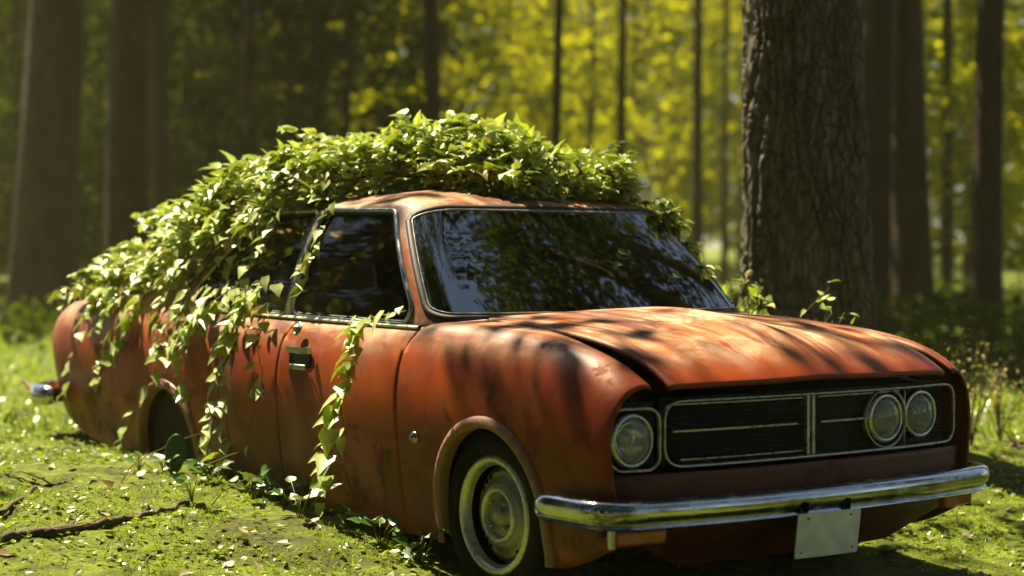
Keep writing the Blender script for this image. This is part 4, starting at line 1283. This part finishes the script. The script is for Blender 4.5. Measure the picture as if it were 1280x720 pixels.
seedling(240, 612, .10, 5, (.05, .08), 'bright round-leaved seedling in front of the rear wheel arch')
seedling(350, 632, .09, 7, (.05, .085), 'leafy seedling in the moss under the middle of the door', .9)
seedling(408, 640, .12, 10, (.05, .08), 'clump of broad leaves where the longest ivy strand meets the ground', .8)
seedling(290, 600, .08, 6, (.04, .065), 'low seedling against the sill behind the door', .9)
seedling(175, 590, .07, 6, (.03, .06), 'small seedling in the moss below the tail', .9)
seedling(500, 700, .05, 4, (.04, .06), 'pale low seedling just left of the front wheel', 1.2)
for i, (px, py, lab) in enumerate([(262, 606, 'tuft of leaves by the sill, first behind the rear wheel arch'), (316, 618, 'tuft of leaves by the sill, second behind the rear wheel arch'), (375, 648, 'tuft of leaves by the sill below the door handle'), (440, 662, 'tuft of leaves by the sill just ahead of the longest ivy strand'), (476, 680, 'tuft of leaves by the sill under the front edge of the door'), (525, 705, 'tuft of leaves hard against the front tyre'), (205, 588, 'tuft of leaves inside the mouth of the rear wheel arch')]):
    seedling(px, py, .075+.03*(i % 3), 9, (.04, .07), lab, 1.1)
# one fleshy pad leaf standing against the rear wheel
b = on_ground(216, 590); e = empty('broad_leaf_plant', b); tag(e, 'single fleshy dark oval leaf standing upright against the rear wheel', 'plant')
pad = bmesh.new(); bmesh.ops.create_uvsphere(pad, u_segments=24, v_segments=16, radius=1)
for v in pad.verts:
    z = v.co.z; wq = 1-.22*(1-z)/2; v.co = Vector((v.co.x*.052*wq, v.co.y*.008, z*.083+.085+.0))
pm = from_bm('leaf_pad', pad, M['seedling'], e); pm.rotation_euler = (R(-6), R(5), R(-12))
mb = MB(); mb.tube([(0, 0, -.02), (0, 0, .03)], .008, 8); mb.build('stalk', M['seedling'], e)
for i, (px, py, L, a_) in enumerate([(170, 590, .30, .9), (150, 600, .26, .6), (262, 618, .22, .8), (236, 600, .24, 1.0)]):
    b = on_ground(px, py); e = empty('bare_stalk', b); tag(e, ['long bent bare stalk below the tail', 'thin bare stalk lowest below the tail', 'short bare stalk by the sill behind the rear arch', 'slanting bare stalk across the rear wheel arch'][i], 'stalk')
    mb = MB(); mb.tube([(0, 0, -.01), (L*.3*a_, -.02, L*.25), (L*.7*a_, 0, L*.42), (L*a_, .02, L*.5)], [.003, .0026, .002, .0012], 5); mb.build('stem', M['dry'] if i % 2 else M['stem'], e)
# pale stick poking out behind the rear bumper, thin stalk under it
e0 = at_dist(30, 476, 9.25); e1 = at_dist(56, 503, 9.02)
o = MB(); o.tube([e0-e1, (e0-e1)*.5+np.array([0, 0, -.004]), (0, 0, 0)], [.011, .013, .016], 8); o = o.build('stick', M['stem']); o.location = e1
tag(o, 'pale stub of a stick poking out over the end of the rear bumper', 'stick')

# shrub peeping over the far side of the bonnet, dry weeds right of the nose
def shrub(base, H, spreadv, nst, per, ls, label, mat, name, cat, dirv=(0, 0, 1), flower=None):
    e = empty(name, base); tag(e, label, cat); mb = MB(); P, D, Nn, S = [], [], [], []
    for i in range(nst):
        d = unit(np.array(dirv)+rng.normal(0, spreadv, 3)*np.array([1, 1, .3])); L = H*rng.uniform(.80, 1.0); p = np.array([0, 0, 0.0]); pts = [p]
        for k_ in range(9): d = unit(d+rng.normal(0, .10, 3)+np.array([0, 0, .02])); p = p+d*L/9; pts.append(p)
        pts = np.array(pts); mb.tube(pts, np.linspace(.005, .0015, 10), 5)
        for j in range(per):
            t = rng.uniform(.35, 1)*9; i0 = min(int(t), 8); B = pts[i0]*(1-t+i0)+pts[i0+1]*(t-i0)
            P.append(B+rng.normal(0, .02, 3)); D.append(rng.normal(0, 1, 3)+np.array([0, 0, .2])); Nn.append(np.array([0, 0, 1])+rng.normal(0, .4, 3)); S.append(rng.uniform(*ls))
    mb.build('stems', M['stem'], e)
    V, F, r = place(LEAF_V, LEAF_F, np.array(P), unit(np.array(D)), unit(np.array(Nn)), np.array(S)); from_np('leaves', V, F, M[mat], e, attr={'rnd': r})
def gbase(x, y): return np.array([x, y, float(ground_z(x, y))])
b = (.98, 7.55); shrub(gbase(b[0], b[1]), 1.03, .055, 13, 30, (.035, .06), 'bright leafy shrub peeping over the far corner where windshield meets bonnet', 'ivy', 'leafy_shrub', 'shrub', dirv=(.05, 0, 1))
b = (1.14, 7.35); shrub(gbase(b[0], b[1]), .88, .05, 10, 24, (.03, .055), 'low leafy shrub behind the bonnet in front of the big trunk', 'ivy', 'leafy_shrub', 'shrub')
for px, Yd, H, lab in [(1185, 8.4, .72, 'tallest dry weed with pale seed heads just behind the front fender'), (1215, 8.8, .55, 'dry weed with pale seed heads between fender and the right edge'), (1250, 9.2, .42, 'low dry weed nearest the right edge')]:
    shrub(gbase((px-640)/F_PX*Yd, Yd), H, .16, 11, 22, (.012, .026), lab, 'dry', 'dry_weed', 'weed')

# --- trees ------------------------------------------------------------------------
def bark_mat(name, c0, c1, sc=1.0, moss=0.0):
    m, nt, out = newmat(name); oc = coords(nt); p = N(nt, 'ShaderNodeBsdfPrincipled'); setin(p, Roughness=.9); p.inputs['Specular IOR Level'].default_value = .15
    a = noisetex(nt, scaled(nt, oc, (9*sc, 9*sc, 4.5*sc)), 1.0, 7, .65, .6); v = nt.nodes.new('ShaderNodeTexVoronoi'); v.feature = 'DISTANCE_TO_EDGE'
    nt.links.new(scaled(nt, oc, (26*sc, 26*sc, 9*sc)), v.inputs['Vector']); v.inputs['Scale'].default_value = 1.0
    r = ramp(nt, a.outputs[0], [(.30, c0), (.70, c1)]).outputs[0]
    r = mixc(nt, mapr(nt, v.outputs['Distance'], .0, .16, .4, 0), r, tuple(c*.35 for c in c0))
    if moss: r = mixc(nt, mapr(nt, noisetex(nt, oc, 1.7, 4, .6).outputs[0], .5, .68, 0, moss), r, (.045, .06, .018))
    nt.links.new(r, p.inputs['Base Color'])
    b = N(nt, 'ShaderNodeBump'); setin(b, Strength=.8, Distance=.03)
    nt.links.new(mth(nt, 'ADD', mth(nt, 'MULTIPLY', a.outputs[0], .7), mapr(nt, v.outputs['Distance'], 0, .2)), b.inputs['Height']); nt.links.new(b.outputs[0], p.inputs['Normal'])
    nt.links.new(p.outputs[0], out.inputs[0]); return m
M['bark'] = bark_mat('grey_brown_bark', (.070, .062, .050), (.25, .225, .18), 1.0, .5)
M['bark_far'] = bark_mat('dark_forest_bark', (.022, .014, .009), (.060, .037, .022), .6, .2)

def big_trunk(r0, H, nseg=260, nz=520, lean=(0, 0)):
    th = np.linspace(0, 2*np.pi, nseg, endpoint=False); zz = np.concatenate([np.linspace(-.35, 4.2, int(nz*.85)), np.linspace(4.2, H, int(nz*.15)+1)[1:]])
    TH, ZZ = np.meshgrid(th, zz)
    prof = r0*(1+.42*np.exp(-(np.clip(ZZ, -.4, 99)+.1)/.42)+.10*np.exp(-ZZ/1.8))*(1-.035*ZZ)
    root = 1+.10*np.exp(-np.clip(ZZ, 0, 9)/.6)*np.cos(5*TH+1.1)+.02*np.cos(3*TH+ZZ*.5)
    # plates: periodic noise around the trunk
    cx, sx = np.cos(TH)*r0, np.sin(TH)*r0
    def n3(fh, fz, seed): return (vnoise(cx*fh+ZZ*fz*.13+50, ZZ*fz+sx*fh*.9+20, seed)+vnoise(sx*fh-ZZ*fz*.17+80, ZZ*fz+cx*fh*1.1+9, seed+3))/2
    u = TH/(2*np.pi)*24; warp = (n3(7, 1.9, 5)-.5)*3.4; fl = np.abs(((u+warp) % 1)-.5)*2     # vertical furrows
    vz = ZZ*7.5+(n3(10, 4, 12)-.5)*4.5+np.floor(u+warp)*.37; fz_ = np.abs((vz % 1)-.5)*2
    plate = np.minimum(np.clip(fl*1.7, 0, 1), np.clip(fz_*2.8+.12, 0, 1))**.6
    d = (plate-.5)*.042+(n3(40, 22, 9)-.5)*.016+(n3(9, 2.2, 33)-.5)*.04
    Rr = prof*root+d
    X = Rr*np.cos(TH)+lean[0]*ZZ; Yv = Rr*np.sin(TH)+lean[1]*ZZ
    V = np.stack([X.ravel(), Yv.ravel(), ZZ.ravel()], -1); nr = len(zz)
    i = np.arange(nr-1)[:, None]*nseg; j = np.arange(nseg)[None]; j2 = (j+1) % nseg
    F = np.stack([i+j, i+j2, i+nseg+j2, i+nseg+j], -1).reshape(-1, 4)
    return V, F
LQ_V = np.array([(0, 0, 0), (-.38, .45, .08), (.38, .45, .08), (0, 1, -.08)]); LQ_F = np.array([(0, 2, 1), (1, 2, 3)])
def crown_pts(ncl, per, zr, rad, cl_r, seed=0, shape='ball'):
    out = []
    for c in range(ncl):
        z = zr[0]+(zr[1]-zr[0])*rng.random()
        k_ = (z-zr[0])/(zr[1]-zr[0]); rr_ = rad*(math.sin(math.pi*min(1, .12+k_*.86))**.6) if shape == 'ball' else rad*(1-k_)**.8+.25
        a = rng.uniform(0, 2*np.pi); q_ = rng.random()**.55*rr_
        c0 = np.array([q_*math.cos(a), q_*math.sin(a), z]); s = cl_r*rng.uniform(.6, 1.3)
        out.append(c0+rng.normal(0, 1, (per, 3))*np.array([s, s, s*.55])*.6)
    return np.concatenate(out)
def limbs(mb, H0, H1, rad, nl, r0):
    tips = []
    for i in range(nl):
        z = rng.uniform(H0, H1); a = rng.uniform(0, 2*np.pi); L = rad*rng.uniform(.6, 1.0)
        p = np.array([0, 0, z]); d = np.array([math.cos(a), math.sin(a), rng.uniform(.15, .6)]); pts = [p]
        for k_ in range(7): d = unit(d+rng.normal(0, .14, 3)); p = p+d*L/7; pts.append(p)
        mb.tube(pts, np.linspace(r0, r0*.2, 8), 6)
def leafmesh(P, size):
    q_ = len(P); return place(LQ_V, LQ_F, P, rndv(q_), unit(np.array([0, 0, .8])+rndv(q_)), rng.uniform(size*.7, size*1.3, q_))
def trunk_simple(r0, H, nseg=28, lean=(0, 0), top=.45):
    zz = np.concatenate([np.linspace(-.5, 1.2, 12), np.linspace(1.2, H, 22)[1:]]); V = []
    ph = rng.uniform(0, 6, 3)
    for z in zz:
        r = r0*(1+.35*math.exp(-max(z, 0)/.35))*(1-(1-top)*max(z, 0)/H)
        for k_ in range(nseg):
            a = 2*math.pi*k_/nseg; rr_ = r*(1+.05*math.sin(4*a+ph[0])+.04*math.sin(7*a+ph[1]+z)+rng.normal(0, .012))
            V.append((rr_*math.cos(a)+lean[0]*z+.05*math.sin(z*.5+ph[2]), rr_*math.sin(a)+lean[1]*z, z))
    n_ = nseg; F = [(i*n_+j, i*n_+(j+1) % n_, (i+1)*n_+(j+1) % n_, (i+1)*n_+j) for i in range(len(zz)-1) for j in range(n_)]
    return V, F

# the near trunk with real bark relief
TB = gbase((1010-640)/F_PX*8.95, 8.95)
bt = empty('tree', TB); tag(bt, 'thick rough-barked trunk close behind the car, the only tree in focus', 'tree', 'forest trees')
V, F = big_trunk(.290, 8.2, lean=(-.016, 0)); from_np('trunk', V, F, M['bark'], bt, smooth=True)
mb = MB(); limbs(mb, 5.2, 8.0, 3.4, 16, .07); mb.tube([(-.09, 0, 8.1), (-.1, .1, 9.5), (.1, .1, 11)], [.20, .14, .07], 14); mb.build('limbs', M['bark_far'], bt)
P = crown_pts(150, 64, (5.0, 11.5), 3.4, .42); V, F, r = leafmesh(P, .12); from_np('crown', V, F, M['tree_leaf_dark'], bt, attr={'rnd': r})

# prototypes of the forest trees
tall_dark = []
tall_crown, under_crown, trunks, under_trunks, dark_crown = [], [], [], [], []
def mk(name, V, F, mat, attr=None):
    o = from_np(name, V, F, mat, attr=attr); me = o.data; bpy.data.objects.remove(o); return me
for i in range(2):
    P = crown_pts(150, 34, (7.5, 14.5), 3.2, .60); V, F, r = leafmesh(P, .20); tall_crown.append(mk('crown', V, F, M['tree_leaf'], {'rnd': r}))
for i in range(2):
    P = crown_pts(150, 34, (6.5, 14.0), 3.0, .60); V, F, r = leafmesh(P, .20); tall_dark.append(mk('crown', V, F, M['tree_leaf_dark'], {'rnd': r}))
for i in range(3):
    P = crown_pts(85, 34, (.9, 9.5), 2.3, .48); V, F, r = leafmesh(P, .17); under_crown.append(mk('crown', V, F, M['tree_leaf'], {'rnd': r}))
for i in range(2):
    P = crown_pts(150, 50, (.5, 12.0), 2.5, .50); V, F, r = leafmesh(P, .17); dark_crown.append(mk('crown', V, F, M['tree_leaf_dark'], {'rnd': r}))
for i in range(4):
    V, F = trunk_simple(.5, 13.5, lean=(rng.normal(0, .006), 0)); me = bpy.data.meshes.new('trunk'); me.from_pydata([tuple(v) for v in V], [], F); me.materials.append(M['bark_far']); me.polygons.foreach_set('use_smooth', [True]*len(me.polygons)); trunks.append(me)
for i in range(2):
    mb = MB(); mb.tube([(0, 0, -.3), (.05, 0, 2), (-.05, .1, 5), (.1, 0, 9)], [.09, .08, .06, .02], 10); limbs(mb, 1.2, 7.5, 1.9, 14, .03)
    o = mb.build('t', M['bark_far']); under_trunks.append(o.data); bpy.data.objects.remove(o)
def tree(x, y, rad, H, label, crown, trunk, cscale=1.0, rz=0, name='tree', group='forest trees', tz=None):
    e = empty(name, gbase(x, y), rz); tag(e, label, 'tree', group)
    t = bpy.data.objects.new('trunk', trunk); COL.objects.link(t); t.parent = e
    if tz is None: t.scale = (rad/.5, rad/.5, H)
    else: t.scale = tz
    if tz is None: e.rotation_euler = (rng.normal(0, .012), rng.normal(.006, .016), rz)
    if crown is not None:
        c = bpy.data.objects.new('crown', crown); COL.objects.link(c); c.parent = e; c.scale = (cscale, cscale, cscale if tz is None else tz[2])
    return e
TR = [  # px centre at mid height, px width, distance, label
    (55, 80, 22, 'widest dark trunk of the left group, nearest the left edge'),
    (156, 58, 20.5, 'dark trunk second from the left edge, beside the widest one'),
    (205, 26, 25, 'slim reddish trunk third from the left edge'),
    (303, 18, 28, 'thin dim trunk above the tail of the car, left of the ivy peak'),
    (1090, 44, 18.5, 'dark trunk directly right of the thick barky one'),
    (1142, 50, 20, 'dark trunk second to the right of the thick barky one'),
    (1183, 15, 27, 'thin trunk between the two dark trunks on the right'),
    (1234, 38, 18, 'straight dark trunk nearest the right edge'),
    (774, 13, 31, 'thin trunk against the bright glade, left of the pair'),
    (872, 15, 33, 'thin trunk against the bright glade, right of the pair'),
    (548, 22, 19, 'dim trunk right above the peak of the ivy'),
    (690, 12, 21, 'very thin dim trunk above the front of the roof'),
    (395, 14, 37, 'dim thin trunk above the rear of the roof'),
    (905, 9, 40, 'faint thin trunk just left of the thick barky one')]
for i, (px, wpx, Yd, lab) in enumerate(TR):
    r_ = wpx/F_PX*Yd/2*1.0
    tree((px-640)/F_PX*Yd, Yd, r_, 1.0, lab, tall_dark[i % 2] if i in (10, 11) else tall_crown[i % 2], trunks[i % 4], 1.0, rng.uniform(-.4, .4) if i > 2 else 0)
# young leafy trees filling the wood
k_ = 0
def scattered(nn_, y0, y1, xs, crowns, label, dark=False, smin=.8, smax=1.3, group=None, mind=1.7):
    global k_
    pts = []
    tries = 0
    while len(pts) < nn_ and tries < 5000:
        tries += 1
        y = rng.uniform(y0, y1); a = rng.uniform(*xs); x = a*y
        if all((x-p[0])**2+(y-p[1])**2 > mind**2 for p in pts): pts.append((x, y))
    for x, y in pts:
        s = rng.uniform(smin, smax)
        tree(x, y, .1, 1, label, crowns[k_ % len(crowns)], under_trunks[k_ % 2], s, rng.uniform(0, 6), 'young_tree', group, tz=(s, s, s)); k_ += 1
scattered(13, 28, 42, (-.36, -.07), dark_crown, 'dark dense young tree in the shadowed wood behind the left side', group='dark young trees behind the left side', smin=.8, smax=1.1)
scattered(13, 40, 62, (-.34, -.04), under_crown, 'green young tree deep in the wood behind the left side', group='young trees deep in the wood on the left', smin=1.1, smax=1.6, mind=3)
scattered(13, 38, 60, (-.03, .17), under_crown, 'golden green young tree in the sunlit glade', group='young trees in the glade', smin=.9, smax=1.4)
scattered(11, 26, 42, (.17, .34), under_crown, 'green young tree behind the trunks on the right', group='young trees behind the right side', smin=.7, smax=1.1)
scattered(46, 60, 90, (-.38, .38), under_crown, 'tall leafy tree closing the far end of the wood', group='far leafy trees', smin=1.8, smax=2.4, mind=3.6)
# unseen trees placed left of the picture to dapple the sunlight
for i, (x, y, rr_, sc) in enumerate(()):
    pass
P = crown_pts(50, 44, (7.0, 10.2), 2.1, .36); V, F, r = leafmesh(P, .15); sparse = mk('crown', V, F, M['tree_leaf'], {'rnd': r})
lt = empty('tree', gbase(-5.1, 7.2)); tag(lt, 'unseen airy tree left of the picture, leaning so its leaves dapple the bonnet', 'tree', 'forest trees')
lb = MB(); lb.tube([(0, 0, -.4), (-.05, 0, 1.5), (.15, .1, 3.6), (.8, .5, 5.6), (1.7, 1.1, 7.4), (2.6, 1.7, 9.6)], [.24, .2, .17, .13, .08, .03], 16)
for i in range(12):
    a_ = rng.uniform(0, 6.28); z_ = rng.uniform(6.4, 9.0); k_ = (z_-5.6)/4; p_ = np.array([.8+1.8*k_, .5+1.2*k_, z_]); d_ = np.array([math.cos(a_), math.sin(a_), .35])*rng.uniform(.9, 1.9)
    lb.tube([p_, p_+d_*.5+rng.normal(0, .08, 3), p_+d_], [.035, .02, .008], 6)
lb.build('trunk', M['bark_far'], lt)
_P = crown_pts(21, 40, (7.0, 10.2), 2.2, .40); _V, _F, _r = leafmesh(_P, .15); airy = mk('crown', _V, _F, M['tree_leaf'], {'rnd': _r})
lc = bpy.data.objects.new('crown', airy); COL.objects.link(lc); lc.parent = lt; lc.location = (3.0, 1.9, 0)
tree(-6.9, 9.2, .2, 1.0, 'unseen airy tree farther left of the picture, placed to dapple the near moss', sparse, trunks[2], 1.0, 2.4)
for i, (x, y, sc) in enumerate([(-3.6, -4.5, .8), (-1.2, -6.5, .9), (1.4, -5.4, .8), (3.9, -6.8, 1.0), (6.2, -4.2, .8), (8.4, -1.2, .9), (-6.4, -2.6, .9), (-8.2, .8, .9), (-5.2, 2.2, .8), (-6.0, 4.6, .8), (-7.6, 7.6, .9), (-4.3, -.6, .8), (-8.8, 9.6, 1.15), (-9.2, 7.0, 1.15), (-8.6, 11.8, 1.1), (-10.5, 9.4, 1.3), (9.6, 3.2, .8), (-10, 4.6, .9), (5.2, -10, 1.2), (-4.8, -10, 1.2), (10.5, 7.5, .9), (.2, -11, 1.2)]):
    tree(x, y, .1, 1, 'dense young tree added out of the picture to block sky light', dark_crown[i % 2], under_trunks[i % 2], sc, i*1.3, 'young_tree', 'young trees added to block sky light', tz=(sc, sc, sc*.62))  # unseen trees added to cut the sky fill on the car
# unseen trees added to block sky light and darken reflections in chrome and glass
for i, (x, y) in enumerate([(-7, -9), (-2, -14), (4, -11), (9, -8), (-12, -3), (13, -1), (-4, -4), (.5, -5), (4.5, -3.5), (-8.5, -1.5), (-1.5, -8.5), (7.5, .5), (-9.5, 5.5), (2.5, -1.6), (-3.8, -.2), (4.7, 9.6), (6.4, 7.0), (5.6, 12.0)]):
    tree(x, y, .3, 1.0, 'tree added out of the picture to block sky light and darken reflections', tall_dark[i % 2], trunks[i % 4], .9, i, group='trees added to block sky light and darken reflections')
for i, (x, y) in enumerate([(-3.4, 5.3), (-4.8, 3.8), (-2.0, 2.8), (3.6, 1.6), (-.9, 1.0)]):
    tree(x, y, .11, 1.0, 'slender dark-crowned tree added outside the picture to shade the ground before the bumper', tall_dark[i % 2], trunks[i % 4], .95, i*1.7, group='trees added to shade the ground before the bumper')  # unseen trees added to cut ground bounce and fill on the front end
# low undergrowth far right and far left
X = np.concatenate([rng.uniform(2.2, 9, 9000), rng.uniform(-10, -2.2, 5000)]); Y = np.concatenate([rng.uniform(12, 24, 9000), rng.uniform(17, 26, 5000)])
dens = fbm(X*.5, Y*.5, 3, 55); m = dens > -.06; X, Y, dens = X[m], Y[m], dens[m]; q = len(X)
P = np.stack([X, Y, ground_z(X, Y)+rng.random(q)*(.15+1.3*np.clip(dens+.06, 0, 1))], -1)
V, F, r = place(LQ_V, LQ_F, P, unit(rndv(q)+np.array([0, 0, .4])), unit(rndv(q)+np.array([0, 0, .8])), rng.uniform(.06, .15, q))
tag(from_np('undergrowth', V, F, M['tree_leaf_dark'], attr={'rnd': r}), 'low dark green undergrowth between the trunks', 'undergrowth', kind='stuff')
hz = MB(); hz.box((0, 40, 16), (150, 130, 46)); hz = hz.build('haze', None, smooth=False)
m, nt, out = newmat('forest_haze'); pv = N(nt, 'ShaderNodeVolumePrincipled'); pv.inputs['Density'].default_value = .0015; pv.inputs['Color'].default_value = (1, .95, .45, 1); pv.inputs['Anisotropy'].default_value = .0
nt.links.new(pv.outputs[0], out.inputs['Volume']); hz.data.materials.append(m); tag(hz, 'thin golden air between the trees', 'haze', kind='stuff')
